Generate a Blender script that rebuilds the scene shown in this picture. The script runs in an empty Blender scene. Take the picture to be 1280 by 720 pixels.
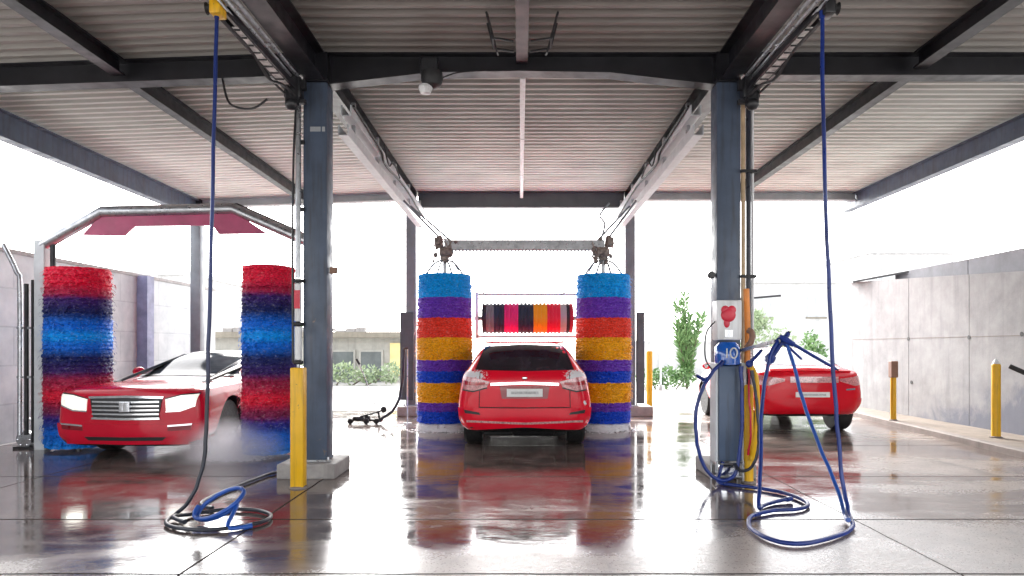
import bpy, bmesh, math, random
from mathutils import Vector, Matrix
from mathutils.bvhtree import BVHTree
R = math.radians
random.seed(7)
scene = bpy.context.scene
col = scene.collection

# ------------------------------------------------------------------ helpers
class MB:
    def __init__(s):
        s.v = []; s.f = []; s.m = []
    def add(s, vs, fs, mi=0):
        o = len(s.v); s.v += [tuple(v) for v in vs]
        for f in fs:
            s.f.append(tuple(i + o for i in f)); s.m.append(mi)
        return s
    def box(s, c, d, mi=0, rot=None, bevel=0.0):
        bm = bmesh.new(); bmesh.ops.create_cube(bm, size=1.0)
        for v in bm.verts: v.co = Vector((v.co.x * d[0], v.co.y * d[1], v.co.z * d[2]))
        if bevel > 0:
            bmesh.ops.bevel(bm, geom=bm.edges[:], offset=bevel, segments=2, affect='EDGES', profile=0.5)
        M = Matrix.Translation(Vector(c))
        if rot is not None: M = M @ rot.to_4x4()
        bm.verts.index_update()
        s.add([M @ v.co for v in bm.verts], [[v.index for v in f.verts] for f in bm.faces], mi)
        bm.free(); return s
    def span(s, x0, x1, y0, y1, z0, z1, mi=0, bevel=0.0):
        return s.box(((x0+x1)/2, (y0+y1)/2, (z0+z1)/2), (abs(x1-x0), abs(y1-y0), abs(z1-z0)), mi, None, bevel)
    def bar(s, a, b, w, h, mi=0, bevel=0.0):
        a = Vector(a); b = Vector(b); d = b - a
        q = d.to_track_quat('Y', 'Z').to_matrix()
        return s.box((a + b) / 2, (w, d.length, h), mi, q, bevel)
    def tube(s, pts, r, n=8, mi=0, cap=True):
        pts = [Vector(p) for p in pts]; rings = []
        up = Vector((0, 0, 1)); prev = None
        for i, p in enumerate(pts):
            t = (pts[min(i+1, len(pts)-1)] - pts[max(i-1, 0)]).normalized()
            if prev is None:
                a = t.cross(up)
                if a.length < 1e-3: a = t.cross(Vector((1, 0, 0)))
                a.normalize()
            else:
                a = prev - t * prev.dot(t)
                if a.length < 1e-5: a = t.orthogonal()
                a.normalize()
            prev = a; b = t.cross(a)
            rr = r[i] if isinstance(r, (list, tuple)) else r
            rings.append([p + (a * math.cos(2*math.pi*k/n) + b * math.sin(2*math.pi*k/n)) * rr for k in range(n)])
        vs = [v for rg in rings for v in rg]; fs = []
        for i in range(len(rings)-1):
            for k in range(n):
                fs.append((i*n+k, i*n+(k+1) % n, (i+1)*n+(k+1) % n, (i+1)*n+k))
        if cap:
            fs.append(tuple(range(n-1, -1, -1))); L = (len(rings)-1)*n
            fs.append(tuple(range(L, L+n)))
        return s.add(vs, fs, mi)
    def lathe(s, prof, n=24, c=(0, 0, 0), axis='Z', mi=0):
        vs = []; fs = []
        for (r, h) in prof:
            for k in range(n):
                a = 2*math.pi*k/n
                x, y = r*math.cos(a), r*math.sin(a)
                p = (x, y, h) if axis == 'Z' else ((h, x, y) if axis == 'X' else (x, h, y))
                vs.append((p[0]+c[0], p[1]+c[1], p[2]+c[2]))
        for i in range(len(prof)-1):
            for k in range(n):
                fs.append((i*n+k, i*n+(k+1) % n, (i+1)*n+(k+1) % n, (i+1)*n+k))
        fs.append(tuple(range(n-1, -1, -1))); L = (len(prof)-1)*n
        fs.append(tuple(range(L, L+n)))
        return s.add(vs, fs, mi)
    def ball(s, c, r, mi=0, seg=10, sq=(1, 1, 1)):
        bm = bmesh.new(); bmesh.ops.create_uvsphere(bm, u_segments=seg, v_segments=max(5, seg*2//3), radius=1)
        bm.verts.index_update()
        s.add([(c[0]+v.co.x*r*sq[0], c[1]+v.co.y*r*sq[1], c[2]+v.co.z*r*sq[2]) for v in bm.verts],
              [[v.index for v in f.verts] for f in bm.faces], mi)
        bm.free(); return s
    def build(s, name, mats, parent=None, smooth=False, fix=True):
        me = bpy.data.meshes.new(name)
        me.from_pydata(s.v, [], s.f)
        if not isinstance(mats, (list, tuple)): mats = [mats]
        for m in mats: me.materials.append(m)
        for p, mi in zip(me.polygons, s.m): p.material_index = mi
        if fix:
            bm = bmesh.new(); bm.from_mesh(me); bmesh.ops.recalc_face_normals(bm, faces=bm.faces[:]); bm.to_mesh(me); bm.free()
        if smooth:
            if smooth is True: sm = R(40)
            else: sm = R(smooth)
            for p in me.polygons: p.use_smooth = True
            try: me.set_sharp_from_angle(angle=sm)
            except Exception: pass
        me.update()
        o = bpy.data.objects.new(name, me); col.objects.link(o)
        if parent is not None: o.parent = parent
        return o

def islands(mb, name, mats, parent, smooth=False):
    """one part per separate piece gathered in mb"""
    par = list(range(len(mb.v)))
    def find(i):
        while par[i] != i: par[i] = par[par[i]]; i = par[i]
        return i
    for f in mb.f:
        for k in f[1:]: par[find(k)] = find(f[0])
    gs = {}
    for f, mi in zip(mb.f, mb.m): gs.setdefault(find(f[0]), []).append((f, mi))
    out = []
    for fs in gs.values():
        q = MB(); ids = sorted({i for f, _ in fs for i in f}); ix = {i: k for k, i in enumerate(ids)}
        q.v = [mb.v[i] for i in ids]; q.f = [tuple(ix[i] for i in f) for f, _ in fs]; q.m = [mi for _, mi in fs]
        out.append(q.build(name, mats, parent, smooth=smooth))
    return out

def spline(pts, n=8):
    P = [Vector(p) for p in pts]; out = []
    for i in range(len(P)-1):
        p0 = P[max(i-1, 0)]; p1 = P[i]; p2 = P[i+1]; p3 = P[min(i+2, len(P)-1)]
        for k in range(n):
            t = k/n
            out.append(0.5*((2*p1)+(p2-p0)*t+(2*p0-5*p1+4*p2-p3)*t*t+(3*p1-p0-3*p2+p3)*t**3))
    out.append(P[-1]); return out

def tag(o, label, cat, group=None, kind=None):
    o['label'] = label; o['category'] = cat
    if group: o['group'] = group
    if kind: o['kind'] = kind
    return o
def thing(name, label, cat, loc=(0, 0, 0), rz=0.0, group=None):
    o = bpy.data.objects.new(name, None); col.objects.link(o)
    o.location = loc; o.rotation_euler = (0, 0, rz); o.empty_display_size = 0.2
    return tag(o, label, cat, group)
def struct(o):
    o['kind'] = 'structure'; return o

F = 850.0; CH = 1.35
def at(x, y, D):          # photo pixel + depth -> place in metres (used to read sizes off the photograph)
    return ((x-650)/F*D, D, CH-(y-435)/F*D)
def gr(x, y, z=0.0):
    D = F*(CH-z)/(y-435); return ((x-650)/F*D, D, z)

# ------------------------------------------------------------------ materials
def mat(name):
    m = bpy.data.materials.new(name); m.use_nodes = True
    nt = m.node_tree; nt.nodes.clear()
    out = nt.nodes.new('ShaderNodeOutputMaterial'); b = nt.nodes.new('ShaderNodeBsdfPrincipled')
    nt.links.new(b.outputs[0], out.inputs[0])
    return m, nt, b
def N(nt, t, **kw):
    n = nt.nodes.new(t)
    for k, v in kw.items():
        if k in n.inputs: n.inputs[k].default_value = v
        else: setattr(n, k, v)
    return n
def coord(nt, scale=(1, 1, 1), kind='Object', rot=(0,0,0)):
    tc = nt.nodes.new('ShaderNodeTexCoord'); mp = nt.nodes.new('ShaderNodeMapping')
    mp.inputs['Scale'].default_value = scale; mp.inputs['Rotation'].default_value = rot
    nt.links.new(tc.outputs[kind], mp.inputs[0]); return mp.outputs[0]
def noise(nt, vec, scale, detail=4, rough=0.55, dist=0.0):
    n = nt.nodes.new('ShaderNodeTexNoise'); n.inputs['Scale'].default_value = scale
    n.inputs['Detail'].default_value = detail; n.inputs['Roughness'].default_value = rough
    n.inputs['Distortion'].default_value = dist
    nt.links.new(vec, n.inputs['Vector']); return n.outputs['Fac']
def ramp(nt, fac, stops, interp='LINEAR'):
    r = nt.nodes.new('ShaderNodeValToRGB'); r.color_ramp.interpolation = interp
    el = r.color_ramp.elements
    while len(el) > 1: el.remove(el[-1])
    for i, (p, c) in enumerate(stops):
        e = el[0] if i == 0 else el.new(p)
        e.position = p; e.color = (*c, 1) if len(c) == 3 else c
    nt.links.new(fac, r.inputs[0]); return r.outputs[0]
def g(v): return (v, v, v)
def mixc(nt, fac, a, b, mode='MIX'):
    n = nt.nodes.new('ShaderNodeMix'); n.data_type = 'RGBA'; n.blend_type = mode
    for i, x in ((0, fac), (6, a), (7, b)):
        if isinstance(x, (int, float)): n.inputs[i].default_value = x
        elif isinstance(x, tuple): n.inputs[i].default_value = (*x, 1)
        else: nt.links.new(x, n.inputs[i])
    return n.outputs[2]
def M2(nt, op, a, b=None, c=None, clamp=False):
    n = nt.nodes.new('ShaderNodeMath'); n.operation = op; n.use_clamp = clamp
    for i, x in enumerate((a, b, c)):
        if x is None: continue
        if isinstance(x, (int, float)): n.inputs[i].default_value = x
        else: nt.links.new(x, n.inputs[i])
    return n.outputs[0]
def bump(nt, b, h, strength, dist=0.01):
    n = nt.nodes.new('ShaderNodeBump'); n.inputs['Strength'].default_value = strength; n.inputs['Distance'].default_value = dist
    nt.links.new(h, n.inputs['Height']); nt.links.new(n.outputs[0], b.inputs['Normal'])

def plain(name, c, rough=0.5, metal=0.0, var=0.25, scale=6.0, coat=0.0, bmp=0.0, bscale=60):
    m, nt, b = mat(name)
    v = coord(nt); f = noise(nt, v, scale, 6, 0.6)
    dk = tuple(x*(1-var) for x in c); lt = tuple(min(1, x*(1+var)) for x in c)
    nt.links.new(ramp(nt, f, [(0.3, dk), (0.7, lt)]), b.inputs['Base Color'])
    b.inputs['Metallic'].default_value = metal
    rr = ramp(nt, noise(nt, v, scale*2.3, 4), [(0.3, g(max(0.02, rough*0.75))), (0.75, g(min(1, rough*1.3)))])
    nt.links.new(rr, b.inputs['Roughness'])
    if coat: b.inputs['Coat Weight'].default_value = coat; b.inputs['Coat Roughness'].default_value = 0.05
    if bmp: bump(nt, b, noise(nt, v, bscale, 4), bmp, 0.004)
    return m

def worn(name, c, rough=0.4, chip=(0.10, 0.05, 0.03), amt=.62, var=.2, dirt=(0.05, 0.045, 0.04), scale=9):
    """paint with chips, scrapes and dirt streaks"""
    m, nt, b = mat(name); v = coord(nt)
    base = ramp(nt, noise(nt, v, 3, 6, .6), [(.3, tuple(x*(1-var) for x in c)), (.7, tuple(min(1, x*(1+var*.6)) for x in c))])
    st = noise(nt, coord(nt, (7, 7, .6)), 2.4, 6, .65)
    base = mixc(nt, ramp(nt, st, [(.32, g(.55)), (.52, g(0))]), base, dirt)
    ck = noise(nt, coord(nt, (1, 1, .7)), scale, 8, .72, .3)
    k = ramp(nt, ck, [(amt, g(0)), (amt+.025, g(1))])
    base = mixc(nt, k, base, chip)
    nt.links.new(base, b.inputs['Base Color'])
    nt.links.new(ramp(nt, noise(nt, v, 7, 5), [(.3, g(rough*.7)), (.7, g(min(1, rough*1.5)))]), b.inputs['Roughness'])
    bump(nt, b, M2(nt, 'SUBTRACT', noise(nt, v, 14, 5), k), .12, .003)
    return m
MT = {}
MT['steel_dark'] = plain('dark_painted_steel', (0.013, 0.013, 0.017), 0.42, 0, 0.35, 3)
MT['steel_col'] = worn('blue_grey_painted_steel', (0.078, 0.105, 0.158), .4, (.16, .13, .12), .66)
MT['steel_rear'] = plain('hazed_grey_steel', (0.17, 0.19, 0.215), 0.4, 0, 0.2, 3)  # haze over the rear columns put into a lighter grey; also colours gantry cables
MT['steel_dark2'] = plain('grey_painted_steel', (0.075, 0.082, 0.095), 0.4, 0, 0.2, 3)
MT['rusty'] = plain('grimy_machine_metal', (0.24, 0.20, 0.18), 0.45, .4, 0.6, 22)
MT['steel_pale2'] = plain('light_grey_steel', (0.36, 0.38, 0.40), 0.4, 0, 0.2, 3)
MT['steel_pale'] = plain('pale_painted_steel', (0.62, 0.65, 0.67), 0.4, 0, 0.12, 5)
MT['galv'] = plain('galvanised_steel', (0.42, 0.43, 0.45), 0.32, 0.85, 0.25, 9)
MT['dirty_white'] = plain('dirty_white_paint', (0.62, 0.60, 0.58), 0.45, 0, 0.55, 14)
MT['chrome'] = plain('chrome', (0.75, 0.76, 0.78), 0.12, 1.0, 0.1, 9)
MT['black'] = plain('black_rubber', (0.014, 0.014, 0.016), 0.55, 0, 0.3, 8)
MT['blackplastic'] = plain('black_plastic', (0.02, 0.021, 0.024), 0.35, 0, 0.3, 8)
MT['hose_blue'] = plain('blue_hose_rubber', (0.008, 0.030, 0.20), 0.33, 0, 0.3, 5)
MT['hose_blue_light'] = plain('bright_blue_hose_rubber', (0.012, 0.075, 0.36), 0.33, 0, 0.3, 5)
MT['hose_dark'] = plain('dark_hose_rubber', (0.014, 0.017, 0.03), 0.35, 0, 0.3, 5)
MT['yellow'] = worn('yellow_paint', (0.84, 0.47, 0.012), .4, (.20, .12, .05), .64, .12, (.35, .20, .03))
MT['white'] = worn('white_plastic', (0.78, 0.79, 0.80), .35, (.45, .43, .42), .68, .06, (.45, .43, .41))
MT['red_plastic'] = plain('red_plastic', (0.62, 0.02, 0.05), 0.35, 0, 0.15, 7)
MT['orange'] = plain('orange_plastic', (0.75, 0.24, 0.03), 0.4, 0, 0.15, 7)
MT['brown'] = plain('brown_plastic', (0.22, 0.12, 0.08), 0.5, 0, 0.2, 7)
MT['blue_gloss'] = plain('glossy_blue_plastic', (0.01, 0.11, 0.50), 0.1, 0, 0.2, 12, coat=1)
MT['panel_blue'] = worn('slate_blue_panel', (0.085, 0.125, 0.20), .35, (.2, .2, .22), .68, .12)
MT['purple'] = plain('faded_magenta_panel', (0.42, 0.06, 0.15), 0.45, 0, 0.15, 4)
MT['tyre'] = plain('tyre_rubber', (0.012, 0.012, 0.013), 0.6, 0, 0.3, 20)
MT['rim'] = plain('alloy_rim', (0.35, 0.36, 0.38), 0.3, 0.8, 0.2, 12)
MT['under'] = plain('underbody', (0.008, 0.008, 0.009), 0.7, 0, 0.2, 8)
MT['trim'] = plain('black_trim', (0.012, 0.012, 0.014), 0.4, 0, 0.2, 8)
MT['plate'] = plain('number_plate', (0.86, 0.86, 0.84), 0.35, 0, 0.06, 14)
MT['smear'] = plain('plate_lettering_smear', (0.55, 0.55, 0.55), 0.5, 0, 0.3, 30)
MT['pipe_tan'] = plain('tan_pipe', (0.50, 0.36, 0.22), 0.45, 0, 0.2, 7)

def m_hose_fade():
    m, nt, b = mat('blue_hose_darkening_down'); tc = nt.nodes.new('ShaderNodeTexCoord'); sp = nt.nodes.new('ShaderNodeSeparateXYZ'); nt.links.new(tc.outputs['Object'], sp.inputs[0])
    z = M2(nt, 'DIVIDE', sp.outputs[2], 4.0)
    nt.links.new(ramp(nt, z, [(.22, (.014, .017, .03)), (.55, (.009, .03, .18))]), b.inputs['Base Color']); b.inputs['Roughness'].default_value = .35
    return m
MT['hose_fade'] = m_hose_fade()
def m_glass_dark():
    m, nt, b = mat('tinted_car_glass')
    v = coord(nt, (1.2, 1.2, 1.2)); f = noise(nt, v, 2.2, 4)
    nt.links.new(ramp(nt, f, [(0.35, (0.008, 0.006, 0.012)), (0.7, (0.035, 0.028, 0.042))]), b.inputs['Base Color'])
    b.inputs['Roughness'].default_value = 0.06; b.inputs['IOR'].default_value = 1.6
    bump(nt, b, noise(nt, coord(nt), 90, 3), 0.06, 0.003)
    return m
MT['glass'] = m_glass_dark()
def m_wet_glass():
    m, nt, b = mat('wet_streaked_car_glass')
    v = coord(nt, (9, 1.5, 3)); f = noise(nt, v, 2.0, 5)
    nt.links.new(ramp(nt, f, [(0.35, (0.05, 0.06, 0.07)), (0.75, (0.33, 0.35, 0.38))]), b.inputs['Base Color'])
    b.inputs['Roughness'].default_value = 0.12
    return m
MT['glass_wet'] = m_wet_glass()
def m_front_glass():
    m, nt, b = mat('screen_glass'); v = coord(nt, (1.5, 1.5, 4)); f = noise(nt, v, 1.6, 4)
    nt.links.new(ramp(nt, f, [(.35, (.025, .03, .04)), (.7, (.11, .125, .145))]), b.inputs['Base Color'])
    b.inputs['Roughness'].default_value = .08; b.inputs['IOR'].default_value = 1.25; b.inputs['Specular IOR Level'].default_value = .12
    return m
MT['glass_front'] = m_front_glass()
def m_paint(name, c, foam=None):
    """wet red car paint; foam = (noise scale, threshold, list of (centre, radius)) soap suds on chosen places"""
    m, nt, b = mat(name)
    v = coord(nt); f = noise(nt, v, 2.0, 3)
    base = ramp(nt, f, [(0.3, tuple(x*0.85 for x in c)), (0.7, c)])
    rough = 0.22
    if foam:
        sc, thr, spots = foam
        tot = None
        tc = nt.nodes.new('ShaderNodeTexCoord')
        for (cc, rad) in spots:
            sub = nt.nodes.new('ShaderNodeVectorMath'); sub.operation = 'SUBTRACT'; nt.links.new(tc.outputs['Object'], sub.inputs[0]); sub.inputs[1].default_value = cc
            dv = nt.nodes.new('ShaderNodeVectorMath'); dv.operation = 'DIVIDE'; nt.links.new(sub.outputs[0], dv.inputs[0]); dv.inputs[1].default_value = rad
            ln = nt.nodes.new('ShaderNodeVectorMath'); ln.operation = 'LENGTH'; nt.links.new(dv.outputs[0], ln.inputs[0])
            w = M2(nt, 'SUBTRACT', 1.0, ln.outputs['Value'], clamp=True)
            tot = w if tot is None else M2(nt, 'MAXIMUM', tot, w)
        nz = noise(nt, v, sc, 5, 0.65, 0.4)
        a = M2(nt, 'ADD', M2(nt, 'MULTIPLY', tot, 0.75), M2(nt, 'MULTIPLY', nz, M2(nt, 'MINIMUM', M2(nt, 'MULTIPLY', tot, 6.0), 1.0)))
        mk = ramp(nt, a, [(thr, g(0)), (thr+0.07, g(1))])
        base = mixc(nt, mk, base, (0.8, 0.78, 0.8))
        rgh = mixc(nt, mk, (0.22, 0.22, 0.22), (0.6, 0.6, 0.6))
        nt.links.new(rgh, b.inputs['Roughness'])
        ct = M2(nt, 'MULTIPLY', M2(nt, 'SUBTRACT', 1.0, mk, clamp=True), .42); nt.links.new(ct, b.inputs['Coat Weight'])
    else:
        b.inputs['Roughness'].default_value = 0.3; b.inputs['Coat Weight'].default_value = 0.42
    nt.links.new(base, b.inputs['Base Color'])
    b.inputs['Metallic'].default_value = 0.0
    b.inputs['Specular IOR Level'].default_value = 0.2
    b.inputs['Coat Roughness'].default_value = 0.03
    dn = noise(nt, v, 130, 2)                     # beads of water on the lacquer
    bump(nt, b, ramp(nt, dn, [(0.55, g(0)), (0.62, g(1))]), 0.12, 0.002)
    return m
def m_lamp(name, c, emit=0.0):
    m, nt, b = mat(name)
    v = coord(nt, (40, 6, 40)); f = noise(nt, v, 1.0, 2)
    nt.links.new(ramp(nt, f, [(0.35, tuple(x*0.55 for x in c)), (0.65, c)]), b.inputs['Base Color'])
    b.inputs['Roughness'].default_value = 0.08; b.inputs['Coat Weight'].default_value = 1.0
    if emit:
        b.inputs['Emission Color'].default_value = (1, 0.96, 0.86, 1); b.inputs['Emission Strength'].default_value = emit
    return m
MT['lamp_clear'] = m_lamp('clear_lamp', (0.78, 0.30, 0.31))
MT['lamp_red'] = m_lamp('red_lamp', (0.55, 0.02, 0.03))
MT['lamp_pink'] = m_lamp('pale_red_lamp', (0.78, 0.42, 0.42))
MT['lamp_glow'] = m_lamp('glowing_lamp_housing', (.62, .62, .60), .8)
MT['lamp_lit'] = m_lamp('lit_lamp', (0.8, 0.78, 0.7), 6.0)

def m_brush(name, H, stops, interp='LINEAR', jitter=0.03):
    m, nt, b = mat(name)
    tc = nt.nodes.new('ShaderNodeTexCoord'); sp = nt.nodes.new('ShaderNodeSeparateXYZ')
    nt.links.new(tc.outputs['Object'], sp.inputs[0])
    nz = noise(nt, coord(nt), 13, 5, .7)
    z = M2(nt, 'ADD', M2(nt, 'DIVIDE', sp.outputs[2], H), M2(nt, 'MULTIPLY', M2(nt, 'SUBTRACT', nz, 0.5), jitter))
    c = ramp(nt, z, stops, interp)
    c2 = mixc(nt, ramp(nt, noise(nt, coord(nt, (14, 14, 30)), 2.5, 4), [(0.3, g(0.5)), (0.6, g(0))]), c, (0, 0, 0.01))
    c2 = mixc(nt, ramp(nt, noise(nt, coord(nt, (1, 1, 1.6)), 24, 4, .7), [(.56, g(0)), (.72, g(.35))]), c2, mixc(nt, .5, c2, (1, 1, 1)))
    nt.links.new(c2, b.inputs['Base Color'])
    b.inputs['Roughness'].default_value = 0.55
    b.inputs['Specular IOR Level'].default_value = 0.2
    return m

def m_concrete(name, c, stain=0.4, joints=None, scale=1.0, rough=0.75):
    m, nt, b = mat(name)
    v = coord(nt); big = noise(nt, v, 0.55*scale, 5, 0.6); mid = noise(nt, v, 3.2*scale, 6, 0.65); fine = noise(nt, v, 45*scale, 4)
    drip = noise(nt, coord(nt, (2.2, 2.2, 0.22)), 2.0, 5, 0.6)
    col_ = ramp(nt, big, [(0.3, tuple(x*(1-stain) for x in c)), (0.68, c)])
    col_ = mixc(nt, 0.5, col_, ramp(nt, mid, [(0.3, tuple(x*0.6 for x in c)), (0.7, tuple(min(1, x*1.15) for x in c))]))
    col_ = mixc(nt, ramp(nt, drip, [(0.28, g(0.45)), (0.5, g(0))]), col_, tuple(x*0.4 for x in c))
    nt.links.new(col_, b.inputs['Base Color']); b.inputs['Roughness'].default_value = rough
    h = M2(nt, 'ADD', M2(nt, 'MULTIPLY', fine, 0.4), mid)
    bump(nt, b, h, 0.35, 0.012)
    return m
MT['footing'] = m_concrete('footing_concrete', (0.40, 0.38, 0.37), 0.35, scale=3)
MT['wall_conc'] = m_concrete('retaining_wall_concrete', (0.37, 0.37, 0.375), 0.38)
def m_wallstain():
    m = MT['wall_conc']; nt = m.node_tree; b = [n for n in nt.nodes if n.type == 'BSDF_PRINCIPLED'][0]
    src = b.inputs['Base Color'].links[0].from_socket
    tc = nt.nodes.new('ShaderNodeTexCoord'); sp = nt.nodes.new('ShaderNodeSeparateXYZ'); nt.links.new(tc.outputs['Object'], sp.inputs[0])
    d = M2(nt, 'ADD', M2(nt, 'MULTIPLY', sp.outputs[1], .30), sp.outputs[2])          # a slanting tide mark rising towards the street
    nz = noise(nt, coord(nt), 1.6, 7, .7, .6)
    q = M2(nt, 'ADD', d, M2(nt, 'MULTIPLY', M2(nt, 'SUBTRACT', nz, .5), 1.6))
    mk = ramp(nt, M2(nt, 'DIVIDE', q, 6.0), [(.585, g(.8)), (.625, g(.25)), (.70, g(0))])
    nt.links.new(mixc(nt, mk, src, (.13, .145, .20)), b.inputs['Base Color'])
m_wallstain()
MT['wall_dark'] = m_concrete('upper_wall_concrete', (0.22, 0.22, 0.245), 0.3)
MT['pave'] = m_concrete('pavement_concrete', (0.27, 0.225, 0.185), 0.35, scale=1.6)
MT['kerb'] = m_concrete('kerb_concrete', (0.27, 0.23, 0.21), 0.4, scale=2)
MT['pale_build'] = m_concrete('pale_rendered_wall', (0.46, 0.45, 0.41), 0.15)
MT['far_build'] = m_concrete('far_rendered_wall', (0.58, 0.58, 0.58), 0.08)  # distance haze put into the pale wall and roof colour
MT['ledge'] = m_concrete('ledge_concrete', (0.26, 0.235, 0.19), 0.2)
MT['apron'] = m_concrete('outdoor_concrete', (0.62, 0.60, 0.58), 0.18, scale=0.5)
def m_block():
    m, nt, b = mat('block_wall')
    tc = nt.nodes.new('ShaderNodeTexCoord'); sp = nt.nodes.new('ShaderNodeSeparateXYZ'); nt.links.new(tc.outputs['Object'], sp.inputs[0])
    cb = nt.nodes.new('ShaderNodeCombineXYZ'); nt.links.new(sp.outputs[1], cb.inputs[0]); nt.links.new(sp.outputs[2], cb.inputs[1])
    br = nt.nodes.new('ShaderNodeTexBrick'); nt.links.new(cb.outputs[0], br.inputs['Vector'])
    br.inputs['Scale'].default_value = 1.0; br.inputs['Brick Width'].default_value = 1.3; br.inputs['Row Height'].default_value = 0.55
    br.inputs['Mortar Size'].default_value = 0.012; br.inputs['Color1'].default_value = (0.38, 0.395, 0.41, 1); br.inputs['Color2'].default_value = (0.48, 0.49, 0.52, 1); br.inputs['Mortar'].default_value = (0.25, 0.26, 0.3, 1)
    v = coord(nt); mid = noise(nt, v, 2.2, 6, 0.65)
    c = mixc(nt, 0.6, br.outputs['Color'], ramp(nt, mid, [(0.3, (0.29, 0.31, 0.34)), (0.7, (0.60, 0.61, 0.61))]))
    nt.links.new(c, b.inputs['Base Color']); b.inputs['Roughness'].default_value = 0.45
    bump(nt, b, M2(nt, 'ADD', M2(nt, 'MULTIPLY', br.outputs['Fac'], -1.5), mid), 0.4, 0.01)
    return m
MT['block'] = m_block()

def m_roof():
    m, nt, b = mat('corrugated_roof_sheet')
    v = coord(nt); f = noise(nt, v, 0.8, 5, 0.6); f2 = noise(nt, coord(nt, (0.6, 5, 1)), 1.5, 5, 0.65)
    c = ramp(nt, f, [(0.3, (0.67, 0.69, 0.64)), (0.66, (0.82, 0.86, 0.80))])
    # reddish dirt in the middle bay
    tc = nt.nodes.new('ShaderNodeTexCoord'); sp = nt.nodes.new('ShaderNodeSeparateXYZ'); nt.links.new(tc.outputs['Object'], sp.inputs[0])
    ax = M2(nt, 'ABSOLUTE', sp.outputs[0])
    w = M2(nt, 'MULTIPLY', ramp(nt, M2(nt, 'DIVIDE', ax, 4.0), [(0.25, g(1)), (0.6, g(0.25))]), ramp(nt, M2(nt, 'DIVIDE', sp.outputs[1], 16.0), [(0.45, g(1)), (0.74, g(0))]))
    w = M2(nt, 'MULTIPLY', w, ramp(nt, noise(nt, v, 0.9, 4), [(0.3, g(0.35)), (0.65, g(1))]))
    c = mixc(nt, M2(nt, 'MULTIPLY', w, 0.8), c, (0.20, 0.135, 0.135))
    # shade of the front underside put into the sheet colour, darker towards the street
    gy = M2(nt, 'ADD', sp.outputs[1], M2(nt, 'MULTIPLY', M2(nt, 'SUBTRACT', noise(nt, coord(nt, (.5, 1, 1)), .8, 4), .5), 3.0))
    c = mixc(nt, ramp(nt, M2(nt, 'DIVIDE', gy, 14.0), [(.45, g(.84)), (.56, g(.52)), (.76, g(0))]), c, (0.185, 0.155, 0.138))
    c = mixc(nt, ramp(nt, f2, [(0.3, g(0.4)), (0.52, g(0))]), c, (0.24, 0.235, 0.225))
    nt.links.new(c, b.inputs['Base Color']); b.inputs['Roughness'].default_value = 0.5
    return m
MT['roof'] = m_roof()

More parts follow.
